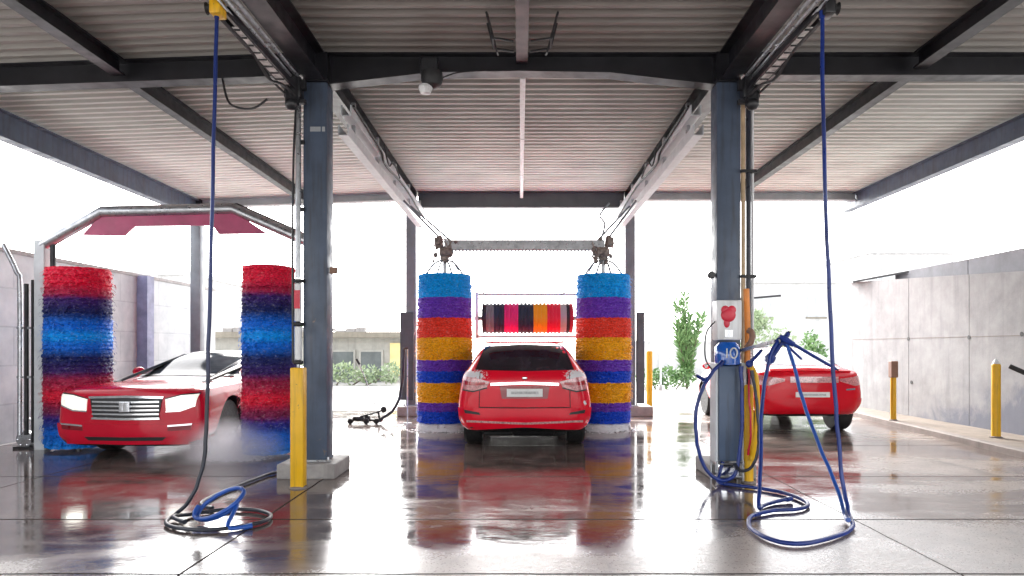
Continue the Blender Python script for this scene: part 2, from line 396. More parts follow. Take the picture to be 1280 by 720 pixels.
def m_floor():
    m, nt, b = mat('wet_concrete_floor')
    tc = nt.nodes.new('ShaderNodeTexCoord'); sp = nt.nodes.new('ShaderNodeSeparateXYZ'); nt.links.new(tc.outputs['Object'], sp.inputs[0])
    X, Y = sp.outputs[0], sp.outputs[1]
    v = coord(nt); vs = coord(nt, (0.45, 1.3, 1))
    big = noise(nt, vs, 0.75, 6, 0.6, 0.5); mid = noise(nt, v, 3.0, 6, 0.65); fine = noise(nt, v, 60, 4)
    # wet mask: the bays stand under a film of water, the strip nearest the street is only damp
    near = ramp(nt, M2(nt, 'DIVIDE', M2(nt, 'SUBTRACT', Y, M2(nt, 'MULTIPLY', X, .14)), 10.0), [(0.41, g(0.0)), (0.53, g(1.0))])
    rightdry = ramp(nt, M2(nt, 'DIVIDE', M2(nt, 'ADD', X, 2.0), 10.0), [(0.15, g(1.0)), (0.55, g(0.55))])
    wl = M2(nt, 'ADD', M2(nt, 'MULTIPLY', M2(nt, 'SUBTRACT', big, 0.5), 1.7), M2(nt, 'ADD', 0.30, M2(nt, 'MULTIPLY', M2(nt, 'MULTIPLY', near, rightdry), 0.62)))
    wl = M2(nt, 'ADD', wl, M2(nt, 'MULTIPLY', M2(nt, 'SUBTRACT', mid, 0.5), 0.35))
    wet = ramp(nt, wl, [(0.40, g(0)), (0.72, g(1))])
    dry = ramp(nt, mid, [(0.25, (0.16, 0.125, 0.105)), (0.75, (0.40, 0.335, 0.295))])
    wc = ramp(nt, mid, [(0.25, (0.062, 0.044, 0.040)), (0.75, (0.225, 0.178, 0.16))])
    c = mixc(nt, wet, dry, wc)
    oil = ramp(nt, noise(nt, coord(nt, (1.4, .5, 1)), 1.7, 7, .7, .8), [(.56, g(0)), (.70, g(.75))])
    c = mixc(nt, oil, c, (0.035, 0.024, 0.024))
    grit = ramp(nt, noise(nt, v, 160, 3, .6), [(.60, g(0)), (.68, g(.5))])
    c = mixc(nt, grit, c, (0.38, 0.34, 0.31))
    # slab joints
    jn = noise(nt, coord(nt), 2.0, 3)
    wob = M2(nt, 'MULTIPLY', M2(nt, 'SUBTRACT', jn, 0.5), 0.03)
    joint = None
    for (ax, pos, wd) in ((Y, 5.34, 0.012), (Y, 7.12, 0.010), (Y, 9.4, 0.010), (Y, 4.05, 0.012), (Y, 11.8, 0.010), (X, -2.02, 0.010), (X, 2.62, 0.006), (X, -5.0, 0.008)):
        d = M2(nt, 'ABSOLUTE', M2(nt, 'SUBTRACT', M2(nt, 'ADD', ax, wob), pos))
        j = M2(nt, 'LESS_THAN', d, wd)
        joint = j if joint is None else M2(nt, 'MAXIMUM', joint, j)
    c = mixc(nt, M2(nt, 'MULTIPLY', joint, 0.85), c, (0.02, 0.016, 0.016))
    nt.links.new(c, b.inputs['Base Color'])
    rg = mixc(nt, wet, ramp(nt, fine, [(0.3, g(0.24)), (0.7, g(0.40))]), ramp(nt, mid, [(0.3, g(0.03)), (0.75, g(0.20))]))
    rg = mixc(nt, joint, rg, (0.6, 0.6, 0.6))
    nt.links.new(rg, b.inputs['Roughness'])
    nt.links.new(mixc(nt, joint, (2.05, 2.05, 2.05), (1.05, 1.05, 1.05)), b.inputs['IOR'])
    rip = noise(nt, coord(nt, (1, 2.2, 1)), 7.0, 3, 0.5)
    h = M2(nt, 'ADD', M2(nt, 'MULTIPLY', rip, 0.35), M2(nt, 'MULTIPLY', M2(nt, 'SUBTRACT', 1.0, wet), M2(nt, 'MULTIPLY', fine, 0.5)))
    h = M2(nt, 'SUBTRACT', h, M2(nt, 'MULTIPLY', joint, 1.5))
    bump(nt, b, h, 0.24, 0.01)
    return m
MT['floor'] = m_floor()
def m_leaf(name, a, b_):
    m, nt, b = mat(name)
    f = noise(nt, coord(nt), 3.5, 4)
    nt.links.new(ramp(nt, f, [(0.3, a), (0.7, b_)]), b.inputs['Base Color'])
    b.inputs['Roughness'].default_value = 0.5
    b.inputs['Subsurface Weight'].default_value = 0.0
    return m
MT['leaf'] = m_leaf('green_leaf', (0.07, 0.17, 0.05), (0.22, 0.36, 0.14))
MT['leaf_pale'] = m_leaf('pale_green_leaf', (0.20, 0.28, 0.15), (0.42, 0.50, 0.32))
MT['bark'] = plain('bark', (0.16, 0.13, 0.10), 0.8, 0, 0.3, 9)
MT['foam'] = plain('soap_foam', (0.82, 0.83, 0.85), 0.7, 0, 0.06, 15, bmp=0.6, bscale=50)
MT['sign_white'] = MT['white']

# ------------------------------------------------------------------ world, sun, camera
w = bpy.data.worlds.new('World'); scene.world = w; w.use_nodes = True
nt = w.node_tree; nt.nodes.clear()
sky = nt.nodes.new('ShaderNodeTexSky'); sky.sky_type = 'NISHITA'; sky.sun_disc = False
SUN_EL, SUN_AZ = R(38), R(-14)
sky.sun_elevation = SUN_EL; sky.sun_rotation = SUN_AZ; sky.air_density = 1.0; sky.dust_density = 3.0; sky.ozone_density = 1.0
hs = nt.nodes.new('ShaderNodeHueSaturation'); hs.inputs['Saturation'].default_value = 0.13; hs.inputs['Value'].default_value = 6.0
bg = nt.nodes.new('ShaderNodeBackground'); bg.inputs[1].default_value = 0.15
wo = nt.nodes.new('ShaderNodeOutputWorld')
nt.links.new(sky.outputs[0], hs.inputs['Color']); nt.links.new(hs.outputs[0], bg.inputs[0]); nt.links.new(bg.outputs[0], wo.inputs[0])
sl = bpy.data.lights.new('sun', 'SUN'); sl.energy = 4.0; sl.angle = R(22); sl.color = (1, 0.96, 0.9)
so = bpy.data.objects.new('sun', sl); col.objects.link(so)
sd = Vector((math.sin(SUN_AZ)*math.cos(SUN_EL), math.cos(SUN_AZ)*math.cos(SUN_EL), math.sin(SUN_EL)))
so.rotation_euler = sd.to_track_quat('Z', 'Y').to_euler(); so.location = (0, 0, 20)
cam = bpy.data.cameras.new('camera'); co = bpy.data.objects.new('camera', cam); col.objects.link(co)
cam.sensor_width = 36; cam.lens = F/1280*36; cam.shift_x = -10/1280; cam.shift_y = 75/1280
cam.clip_start = 0.05; cam.clip_end = 2000
co.location = (0, 0, CH); co.rotation_euler = (R(90), 0, 0); scene.camera = co
scene.view_settings.view_transform = 'Standard'; scene.view_settings.look = 'None'; scene.view_settings.exposure = 0
try:
    scene.cycles.use_denoising = True; scene.cycles.max_bounces = 10; scene.cycles.diffuse_bounces = 5; scene.cycles.glossy_bounces = 4
    scene.cycles.sample_clamp_indirect = 8; scene.cycles.volume_bounces = 4
except Exception: pass

# ------------------------------------------------------------------ ground
def sheet(name, x0, x1, y0, y1, z, m):
    return struct(MB().add([(x0, y0, z), (x1, y0, z), (x1, y1, z), (x0, y1, z)], [(0, 1, 2, 3)]).build(name, m))
sheet('ground', -400, 400, -200, 700, 0.0, MT['apron'])
sheet('floor', -7.15, 7.1, -9, 14.6, 0.004, MT['floor'])
# raised pavement beside the right-hand wall, with a kerb stone along its edge
ed = [(5.75, 4.0), (6.0, 7.2), (6.12, 8.26), (6.24, 10), (6.38, 11.7), (6.57, 13.3), (6.72, 15.5)]
pm = MB(); km = MB()
for (a, b) in zip(ed[:-1], ed[1:]):
    pm.add([(a[0]+.14, a[1], .098), (7.2, a[1], .098), (7.2, b[1], .098), (b[0]+.14, b[1], .098)], [(0, 1, 2, 3)])
n = len(ed); prof = [(0, 0), (0, .085), (.015, .1), (.14, .1), (.14, 0)]
km.add([(x+px, y, pz) for (x, y) in ed for (px, pz) in prof], [(i*5+k, i*5+k+1, (i+1)*5+k+1, (i+1)*5+k) for i in range(n-1) for k in range(4)] + [(0, 1, 2, 3, 4)])
struct(pm.build('pavement', MT['pave'])); struct(km.build('kerb', MT['kerb']))

# ------------------------------------------------------------------ canopy
can = thing('car_wash_canopy', 'open steel canopy with corrugated roof over the three wash bays', 'canopy')
def roof_z(x): return 4.47 - 0.035*max(0.0, -x-2.1)
Y0, Y1 = -8.0, 14.0  # roof and beams run on unseen behind the camera to shade the front
pitch = 0.165; xs = [-6.55, -4.3, -2.1, 0, 2.1, 4.4, 6.8]
prof = []; y = Y0
while y < Y1:
    prof += [(y, 0), (y+.055, 0), (y+.08, .042), (y+.14, .042)]; y += pitch
rm = MB(); nx = len(xs)
rm.add([(x, yy, roof_z(x)+dz) for (yy, dz) in prof for x in xs], [(i*nx+k, i*nx+k+1, (i+1)*nx+k+1, (i+1)*nx+k) for i in range(len(prof)-1) for k in range(nx-1)])
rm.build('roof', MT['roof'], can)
def ibeam(mb, a, b, h, fw=.18, ft=.016, wt=.012, inv=False):
    a = Vector(a); b = Vector(b)       # a, b on the top centre line
    d = Vector((0, 0, -1))
    mb.bar(a+d*ft/2, b+d*ft/2, fw, ft); mb.bar(a+d*(h-ft/2), b+d*(h-ft/2), fw, ft); mb.bar(a+d*h/2, b+d*h/2, wt, h-2*ft)
FD, RD = 7.25, 13.6
CXL, CXR = -2.15, 2.19
def beam(name, a, b, h, m=MT['steel_dark'], **k):
    mb = MB(); ibeam(mb, a, b, h, **k); return mb.build(name, m, can)
zt = lambda x: roof_z(x)-.004
beam('cross_beam', (-6.45, FD, zt(-6.45)), (CXL-.13, FD, zt(CXL)), .24)
beam('cross_beam', (CXR+.13, FD, zt(0)), (6.7, FD, zt(0)), .24)
# middle bay beam is deeper at its ends
mb = MB(); pts = [(CXL+.13, .33), (-1.5, .27), (-.95, .205), (0, .19), (.95, .205), (1.5, .27), (CXR-.13, .33)]
mb.bar((CXL+.13, FD, zt(0)-.008), (CXR-.13, FD, zt(0)-.008), .18, .016)
for (a, b) in zip(pts[:-1], pts[1:]):
    za, zb = zt(0)-a[1], zt(0)-b[1]
    mb.bar((a[0], FD, za), (b[0], FD, zb), .18, .016)
    mb.add([(a[0], FD-.006, zt(0)-.016), (b[0], FD-.006, zt(0)-.016), (b[0], FD-.006, zb+.004), (a[0], FD-.006, za+.004),
            (a[0], FD+.006, zt(0)-.016), (b[0], FD+.006, zt(0)-.016), (b[0], FD+.006, zb+.004), (a[0], FD+.006, za+.004)], [(3, 2, 1, 0), (4, 5, 6, 7)])
mb.build('cross_beam', MT['steel_dark'], can)
beam('cross_beam', (-6.45, RD, zt(-6.45)), (CXL-.11, RD, zt(CXL)), .17, m=MT['steel_pale2'])
beam('cross_beam', (CXL+.11, RD, zt(0)), (CXR-.11, RD, zt(0)), .32, m=MT['steel_dark2'])
beam('cross_beam', (CXR+.11, RD, zt(0)), (6.7, RD, zt(0)), .17, m=MT['steel_pale2'])
for x in (CXL, CXR):
    beam('main_beam', (x, Y0, zt(0)-.01), (x, FD-.13, zt(0)-.01), .30, fw=.2)
    beam('main_beam', (x, FD+.13, zt(0)-.01), (x, RD-.11, zt(0)-.01), .26, fw=.2)
beam('edge_beam', (-6.45, Y0, zt(-6.45)-.02), (-6.45, Y1, zt(-6.45)-.02), .34, m=MT['steel_col'], fw=.16)
beam('edge_beam', (6.72, Y0, zt(0)-.02), (6.72, Y1, zt(0)-.02), .30, m=MT['steel_col'], fw=.16)
for x in (-4.22, 4.2):
    beam('purlin', (x, Y0, zt(x)-.01), (x, FD-.1, zt(x)-.01), .17, fw=.14)
    beam('purlin', (x, FD+.1, zt(x)-.01), (x, RD-.1, zt(x)-.01), .19, fw=.12)
def column(x, y, wx, wy, ztop, m, foot, fz):
    c = MB().span(x-wx/2, x+wx/2, y-wy/2, y+wy/2, fz, ztop, bevel=.012).build('column', m, can, smooth=30)
    MB().span(foot[0], foot[1], foot[2], foot[3], 0.0, fz-.002, bevel=.02).build('footing', MT['footing'], c)
    mb = MB().span(x-wx/2-.05, x+wx/2+.05, y-wy/2-.03, y-wy/2-.003, fz, fz+.02)
    for sx in (-1, 1): mb.lathe([(.014, fz+.02), (.014, fz+.05)], 8, (x+sx*(wx/2+.02), y-wy/2-.018, 0))
    mb.build('base_plate', MT['galv'], c)
    mb = MB().span(x-wx/2-.02, x+wx/2+.02, y-wy/2-.02, y+wy/2+.02, ztop+.002, ztop+.02); mb.span(x-wx/2-.003, x+wx/2+.003, y-wy/2+.01, y+wy/2-.01, ztop+.02, roof_z(x)-.006); mb.build('head_block', MT['steel_dark'], c)
    return c
def sticker(c, x, y, z):
    mb = MB().span(x-.07, x+.04, y-.003, y-.001, z, z+.05); mb.span(x+.055, x+.085, y-.003, y-.001, z, z+.05); mb.build('sticker', MT['steel_pale2'], c)
sticker(column(CXL, FD, .25, .24, 4.14, MT['steel_col'], (-2.50, -1.90, 6.97, 7.62), .16), CXL+.02, FD-.12, 3.62)
column(CXR, FD, .25, .24, 4.14, MT['steel_col'], (1.96, 2.44, 7.0, 7.62), .15)
column(CXL-.02, RD, .2, .2, 4.1, MT['steel_rear'], (-2.42, -2.0, 13.35, 13.9), .2)
column(CXR, RD, .2, .2, 4.1, MT['steel_rear'], (2.15, 2.62, 13.35, 13.9), .2)
column(-6.45, RD, .2, .2, zt(-6.45)-.36, MT['steel_rear'], (-6.65, -6.25, 13.4, 13.8), .12)

# dark covers on the two rear columns
for (x, lab) in ((CXL-.05, 'dark grey cover panel wrapped round the rear column left of the striped brushes'), (CXR+.17, 'narrow black cover panel beside the rear column right of the striped brushes')):
    mb = MB(); mb.span(x-.17 if x < 0 else x-.06, x+.1, RD-.17, RD-.11, .25 if x > 0 else .32, 2.06, bevel=.01)
    mb.span((x-.15 if x < 0 else x-.04), x+.08, RD-.18, RD-.171, 1.2, 2.0)
    mb.span((x-.15 if x < 0 else x-.04), x+.08, RD-.18, RD-.171, .4, 1.1)
    tag(mb.build('cover_panel', plain('cover_panel_paint', (0.06, 0.07, 0.085), .4)), lab, 'panel')

# ------------------------------------------------------------------ things fixed under the roof
t = thing('ceiling_light', 'long narrow white batten light running along the middle bay ceiling', 'light', (.03, 0, 4.30))
for (a, b) in ((7.45, 9.6), (9.64, 11.6), (11.64, 13.4)):
    MB().span(-.032, .032, a, b, .0, .075, bevel=.01).build('batten', MT['white'], t)
mb = MB()
for y in (7.6, 9.3, 9.9, 11.3, 11.9, 13.2): mb.span(-.012, .012, y-.02, y+.02, .075, .165)
islands(mb, 'hanger', MT['galv'], t)

t = thing('security_camera', 'black dome camera with white visor under the front cross beam', 'camera', (-.94, 7.06, 4.26))
MB().span(-.09, .09, -.06, .10, -.10, .10, bevel=.02).build('mount', MT['blackplastic'], t)
MB().lathe([(.02, .02), (.11, .0), (.115, -.08), (.09, -.14), (.03, -.17)], 18, (.03, -.03, -.06)).build('housing', MT['black'], t, smooth=True)
MB().lathe([(.06, -.0), (.075, -.03), (.05, -.085), (.0, -.095)], 16, (-.035, -.05, -.20)).build('visor', MT['white'], t, smooth=True)
MB().tube(spline([(.12, -.02, -.12), (.3, .0, -.05), (.6, .02, -.02)], 5), .008, 6).build('cable', MT['black'], t)

t = thing('cable_tray', 'black steel cable bracket with hanging loops at the top of the middle bay', 'bracket', (.02, 6.35, 4.0))
MB().span(-.06, .06, -1.2, .78, .33, .44).build('arm', MT['steel_dark'], t)
for sx in (-1, 1):
    mb = MB()
    for dy in (0, .22): mb.tube([(sx*.33, dy-.1, .44), (sx*.27, dy-.1, .20), (sx*.08, dy-.1, .17)], .012, 6)
    mb.tube([(sx*.27, -.1, .20), (sx*.27, .12, .20)], .012, 6)
    mb.tube([(sx*.31, -.3, .32), (sx*.24, .12, .17), (sx*.24, .5, .3)], .01, 6)
    mb.build('loop', MT['black'], t)

def rail(x, lab, s):
    t = thing('gantry_rail', lab, 'rail', (x, 0, 0), 0, 'brush gantry rails under the roof')
    for (dz, dx) in ((3.94, 0), (3.72, -s*.03)):
        mb = MB(); mb.span(dx-.055, dx+.055, 7.55, 13.35, dz-.01, dz); mb.span(dx-s*.055-.006, dx-s*.055+.006, 7.55, 13.35, dz, dz+.11)
        mb.span(dx+s*.05-.006, dx+s*.05+.006, 7.55, 13.35, dz, dz+.11)
        mb.build('channel', MT['steel_pale'], t)
    mb = MB()
    for y in (7.9, 9.2, 10.5, 11.8, 13.1): mb.span(-.02, .02, y-.03, y+.03, 3.73, 4.19)
    islands(mb, 'hanger', MT['galv'], t)
    mb = MB(); mb.tube(spline([(s*.07, 7.6, 4.05), (s*.08, 9, 3.98), (s*.07, 9.4, 3.88), (s*.07, 11, 3.95), (s*.06, 13.2, 3.86)], 6), .016, 6)
    mb.tube(spline([(s*.09, 9.2, 4.1), (s*.1, 9.5, 3.9), (s*.09, 9.9, 4.05), (s*.09, 10.4, 3.95)], 6), .012, 6)
    mb.build('cable', MT['black'], t)
rail(-1.93, 'pale double channel rail along the beam behind the left front column', 1)
rail(1.95, 'pale double channel rail along the beam behind the right front column', -1)

def conduits(x, s, lab):
    t = thing('conduit', lab, 'pipe', (x, 0, 0))
    mb = MB()
    for k in range(3):
        o = s*(.125+.05*k)
        mb.tube([(o, -2.5, 4.13-.02*k), (o, 6.98, 4.13-.02*k)], .018-.003*k, 8)
    mb.build('pipe_run', MT['galv'], t)
    mb = MB()
    for y in (1, 3, 5, 6.3): mb.span(s*.10-.0, s*.26, y-.02, y+.02, 4.155, 4.165)
    islands(mb, 'clip', MT['galv'], t)
conduits(CXL, -1, 'grey conduits clipped along the front roof beam over the left column')
conduits(CXR, 1, 'grey conduits clipped along the front roof beam over the right column')

def boom(x, s, lab, tip_m):
    t = thing('hose_boom', lab, 'boom arm', (x, 6.95, 4.0), 0, 'swing booms for the hanging hoses')
    ex = .10*s
    a = Vector((0, 0, 0)); b = Vector((ex, -1.42, .10))
    mb = MB()
    for o in (-.05, .05): mb.bar(a+Vector((o, 0, 0)), b+Vector((o, 0, 0)), .022, .06)
    mb.build('side_rail', MT['steel_dark'], t)
    mb = MB()
    p0, p1 = a.lerp(b, .1), a.lerp(b, .86); mb.bar(p0+Vector((0, 0, -.034)), p1+Vector((0, 0, -.034)), .075, .006)
    mb.build('plate', MT['dirty_white'], t)
    mb = MB()
    for k in range(9):
        q = a.lerp(b, .12+.09*k); mb.box(q+Vector((0, 0, -.042)), (.085, .016, .01))
        pass
    islands(mb, 'rung', MT['black'], t)
    mb = MB().box((0, .06, .02), (.17, .14, .22), bevel=.015); mb.lathe([(.07, -.18), (.07, .16)], 12); mb.ball((0, -.02, -.16), .07, seg=8)
    mb.build('pivot', MT['blackplastic'], t, smooth=True)
    mb = MB().box(b+Vector((0, -.06, -.02)), (.09, .14, .13), bevel=.015); mb.build('tip_block', tip_m, t, smooth=True)
    mb = MB().lathe([(.05, -.02), (.035, -.005), (.035, .005), (.05, .02)], 14, b+Vector((s*.06, -.08, -.03)), 'X'); mb.build('pulley', MT['black'], t)
    mb = MB(); mb.tube(spline([(s*-.05, .05, -.1), (s*-.02, -.3, -.08), (s*.02, -.6, -.13), (s*.05, -.95, -.02), (ex, -1.4, .03)], 6), .013, 6)
    mb.tube(spline([(s*.06, .0, -.06), (s*.1, -.4, -.03), (s*.1, -.8, .04), (ex+s*.05, -1.35, .12)], 6), .012, 6)
    mb.build('feed_hose', MT['black'], t, smooth=True)
    mb = MB(); mb.bar((-s*.13, .04, .05), (0, .04, .05), .06, .1); mb.bar((-s*.13, .04, -.12), (0, .04, -.12), .06, .04); islands(mb, 'bracket', MT['steel_dark'], t)
boom(CXL-.18, -1, 'dark ladder boom with yellow tip block over the left coiled hose', MT['yellow'])
boom(CXR+.18, 1, 'dark ladder boom with black tip block over the right looped hose', MT['blackplastic'])
# loose black cables under the roof on either side
tag(MB().tube(spline([(-2.62, 7.05, 3.93), (-2.8, 7.1, 3.85), (-3.05, 7.15, 3.92), (-3.15, 7.2, 4.2)], 6), .012, 6).build('loose_cable', MT['black'], smooth=True), 'short black cable looping from the left boom to the front beam', 'cable')

# ------------------------------------------------------------------ column fittings
t = thing('pipe_stack', 'vertical grey pipes with white canisters strapped to the left front column', 'pipes', (CXL-.165, 7.10, 0))
MB().tube([(0, 0, 2.08), (0, 0, 4.05)], .028, 10).build('riser', MT['galv'], t, smooth=True)
MB().tube(spline([(-.05, -.02, 1.2), (-.052, -.02, 2.6), (-.04, -.02, 3.4), (-.01, -.02, 4.0)], 4), .012, 8).build('thin_riser', MT['blackplastic'], t, smooth=True)
mb = MB()
for (z0, z1) in ((1.62, 2.03), (1.22, 1.58)): mb.lathe([(.02, z0), (.038, z0+.01), (.038, z1-.01), (.02, z1)], 14)
islands(mb, 'canister', MT['white'], t, smooth=True)
mb = MB()
for z in (1.2, 1.60, 2.05): mb.lathe([(.045, z-.02), (.05, z-.01), (.05, z+.01), (.045, z+.02)], 14)
for z in (1.6, 2.05, 2.8, 3.5): mb.span(0, .06, .0, .03, z-.02, z+.02)
islands(mb, 'clamp', MT['black'], t)
MB().span(-.03, .03, -.043, -.036, 1.76, 1.95).build('red_label', MT['red_plastic'], t)
MB().tube([(0, 0, .17), (0, 0, 1.2)], .02, 10).build('drop_pipe', MT['galv'], t, smooth=True)

t = thing('junction_box', 'small brown box sticking out beside the left front column', 'box', (CXL+.14, 7.2, 2.17))
MB().span(0, .075, -.03, .03, -.035, .035, bevel=.006).build('case', MT['brown'], t); MB().span(.01, .065, -.034, -.031, -.025, .025).build('lid', MT['brown'], t)
t = thing('sensor', 'small round dark sensor beside the right front column', 'sensor', (CXR-.14, 7.2, 2.12))
MB().lathe([(.03, -.03), (.04, -.01), (.035, .03)], 12, (-.03, -.02, 0), 'Y').build('head', MT['blackplastic'], t, smooth=True); MB().span(-.03, .02, -.01, .03, -.012, .012).build('bracket', MT['galv'], t)

t = thing('pipe_stack', 'tan and dark vertical pipes strapped up the right front column', 'pipes', (CXR+.15, 7.13, 0))
MB().tube(spline([(0, 0, .2), (0, 0, 3.2), (0, 0, 3.9), (.0, -.1, 4.08)], 4), .022, 10).build('tan_riser', MT['pipe_tan'], t, smooth=True)
MB().tube([(.055, 0, .2), (.055, 0, 3.95)], .026, 10).build('dark_riser', MT['hose_dark'], t, smooth=True)
MB().tube([(.105, .02, .9), (.105, .02, 3.9)], .014, 10).build('pale_riser', MT['white'], t, smooth=True)
mb = MB()
for z in (2.1, 3.2): mb.span(-.03, .13, -.035, .03, z-.015, z+.015)
islands(mb, 'clamp', MT['black'], t)
MB().span(.0, .07, -.12, -.04, 3.86, 3.94, bevel=.01).build('orange_valve', MT['orange'], t)

# ------------------------------------------------------------------ bollards
def bollard(loc, h, wd, lab, cap=None, square=False, group='yellow guard posts'):
    t = thing('bollard', lab, 'bollard', loc, 0, group)
    if square: MB().span(-wd/2, wd/2, -wd/2, wd/2, 0, h, bevel=.012).build('post', MT['yellow'], t, smooth=30)
    else: MB().lathe([(wd/2, 0), (wd/2, h-.02), (wd/2-.012, h)], 18).build('post', MT['yellow'], t, smooth=30)
    MB().lathe([(wd*.72, 0), (wd*.72, .012), (wd*.55, .02)], 18).build('base_ring', MT['kerb'], t)
    if cap == 'box': MB().span(-wd*.62, wd*.62, -wd*.6, wd*.6, h-.28, h+.005, bevel=.012).build('sleeve', MT['brown'], t)
    if cap == 'tip': MB().lathe([(wd*.42, h), (wd*.3, h+.03), (.012, h+.07)], 14).build('tip', MT['white'], t, smooth=True)
bollard((-2.137, 6.56, .004), 1.157, .125, 'square yellow post standing in front of the left front column', square=True)
bollard((2.285, 6.80, .004), .98, .095, 'yellow post half hidden behind the hoses at the blue vacuum unit')
bollard((6.45, 11.75, .1), 1.02, .095, 'slim yellow post with a brown sleeve on top beside the right wall', 'box')
bollard((6.65, 9.5, .1), 1.03, .115, 'bright yellow post with a white tip nearest on the right pavement', 'tip')
bollard((2.72, 14.3, .004), 1.28, .13, 'yellow post beyond the rear column right of the striped brushes')

# ------------------------------------------------------------------ vacuum unit at the right column
vx, vy = 2.10, 6.88
t = thing('vacuum_unit', 'slate blue vacuum and hose unit fixed to the right front column', 'vacuum', (vx, vy, 0))
MB().span(-.115, .115, -.10, .13, .22, 1.17, bevel=.012).build('cabinet', MT['panel_blue'], t, smooth=30)
mb = MB().span(-.145, -.117, -.08, .12, .2, 1.2, bevel=.005); mb.span(.117, .165, -.08, .12, .2, 1.2, bevel=.005); islands(mb, 'side_panel', MT['steel_pale'], t)
MB().lathe([(.09, 1.172), (.125, 1.185), (.13, 1.26), (.125, 1.36), (.08, 1.41), (.0, 1.415)], 22).build('dome', MT['blue_gloss'], t, smooth=True)
mb = MB()
ring = [(-.0+.034*math.cos(a), -.131+.35*(.034*math.cos(a)+.0)**2*8, 1.30+.05*math.sin(a)) for a in [k*math.pi/8 for k in range(17)]]
mb.tube([(p[0]+.022, p[1]-.001, p[2]) for p in ring], .008, 6)
mb.tube([(-.045, -.126, 1.345), (-.045, -.126, 1.255)], .008, 6)
mb.build('white_mark', MT['white'], t, smooth=True)
MB().span(-.125, .125, -.07, .12, 1.43, 1.83, bevel=.015).build('control_box', MT['white'], t, smooth=30)
mb = MB(); mb.ball((-.015, -.075, 1.68), .075, seg=12, sq=(1, .2, .95)); mb.ball((-.045, -.075, 1.73), .045, seg=10, sq=(1, .2, 1)); mb.ball((.02, -.075, 1.73), .045, seg=10, sq=(1, .2, 1))
mb.ball((-.03, -.074, 1.60), .04, seg=10, sq=(.8, .2, 1.2)); mb.build('red_emblem', MT['red_plastic'], t, smooth=True)
MB().span(-.05, .03, -.078, -.071, 1.46, 1.53).build('dial_plate', MT['chrome'], t)
mb = MB()
for sx in (-.13, .13):
    for sy in (-.09, .12): mb.tube([(sx, sy, 0), (sx, sy, .22)], .012, 8)
for z in (.06, .19): mb.tube([(-.13, -.09, z), (.13, -.09, z), (.13, .12, z), (-.13, .12, z), (-.13, -.09, z)], .009, 6)
mb.build('stand', MT['galv'], t)
MB().span(-.11, .11, -.07, .1, .03, .17, bevel=.02).build('drain_tray', MT['chrome'], t)
mb = MB(); mb.bar((.12, -.02, 1.32), (.26, -.60, 1.415), .03, .03); mb.bar((.18, -.25, 1.355), (.30, -.30, 1.36), .02, .02); mb.tube(spline([(.26, -.60, 1.42), (.26, -.68, 1.40), (.27, -.7, 1.47)], 4), .012, 6)
mb.build('hook_arm', MT['galv'], t)
MB().tube(spline([(.205, .03, 1.18), (.21, .02, 1.5), (.20, .03, 1.95)], 4), .030, 10).build('orange_pipe', MT['orange'], t, smooth=True)
MB().tube(spline([(.16, -.09, 1.35), (.20, -.12, 1.42), (.21, -.11, 1.5), (.18, -.08, 1.53)], 5), [.03]*16, 8).build('valve', MT['brown'], t, smooth=True)
MB().tube(spline([(-.125, -.0, 1.62), (-.22, -.02, 1.5), (-.235, -.04, 1.25), (-.16, -.05, 1.12)], 6), .007, 6).build('thin_wire', MT['black'], t, smooth=True)

HB = 'blue wash hoses'
def hose(name, pts, r, m, lab, n=8, ends=None):
    P_ = spline(pts, n); hr = random.Random(len(lab)*7+int(pts[0][0]*100))
    for i in range(2, len(P_)-2):
        P_[i] = P_[i] + Vector((hr.uniform(-.0035, .0035), hr.uniform(-.004, .004), 0))
    P_ = spline(P_[::2] + ([P_[-1]] if len(P_) % 2 == 0 else []), 3)
    mbh = MB().tube(P_, r, 10)
    for e0, e1 in ((P_[0], P_[1]), (P_[-1], P_[-2])):
        d_ = (e1-e0).normalized(); mbh.tube([e0-d_*.01, e0+d_*.05], r*1.25, 10)
    o = mbh.build(name, m, smooth=True)
    o.name = name; tag(o, lab, 'hose'); return o
fz = .026
hang = [(2.43, 5.47, 4.05), (2.44, 5.47, 3.2), (2.47, 5.47, 2.2), (2.51, 5.47, 1.35), (2.545, 5.46, .75), (2.57, 5.42, .3), (2.56, 5.30, .08), (2.44, 5.0, fz), (2.19, 4.76, fz), (1.89, 4.6, fz), (1.73, 4.72, fz), (1.70, 5.03, fz),
        (1.83, 5.36, fz), (2.05, 5.53, fz), (2.30, 5.6, fz), (2.46, 5.82, fz), (2.42, 6.2, fz), (2.26, 6.42, fz), (2.05, 6.58, fz), (1.96, 6.72, fz), (2.0, 6.8, .1), (2.03, 6.82, .2)]
hose('wash_hose', hang, .0165, MT['hose_blue'], 'dark blue hose hanging from the right boom and looping on the wet floor')
hose('wash_hose', [(2.38, 6.22, 1.44), (2.28, 6.16, 1.32), (2.21, 6.12, 1.10), (2.15, 6.05, .82), (2.07, 5.85, .4), (1.99, 5.66, .12), (1.97, 5.6, .03), (2.05, 5.72, fz), (2.2, 5.86, fz), (2.36, 5.93, fz+.01)], .017, MT['hose_blue'], 'blue hose dropping from the hook straight down beside the yellow post')
hose('wash_hose', [(2.42, 6.20, 1.44), (2.46, 6.12, 1.2), (2.495, 6.0, .89), (2.55, 5.8, .53), (2.585, 5.56, .22), (2.54, 5.32, .05), (2.47, 5.12, fz+.03)], .0155, MT['hose_blue_light'], 'brighter blue hose slanting from the hook down to the right floor loop')
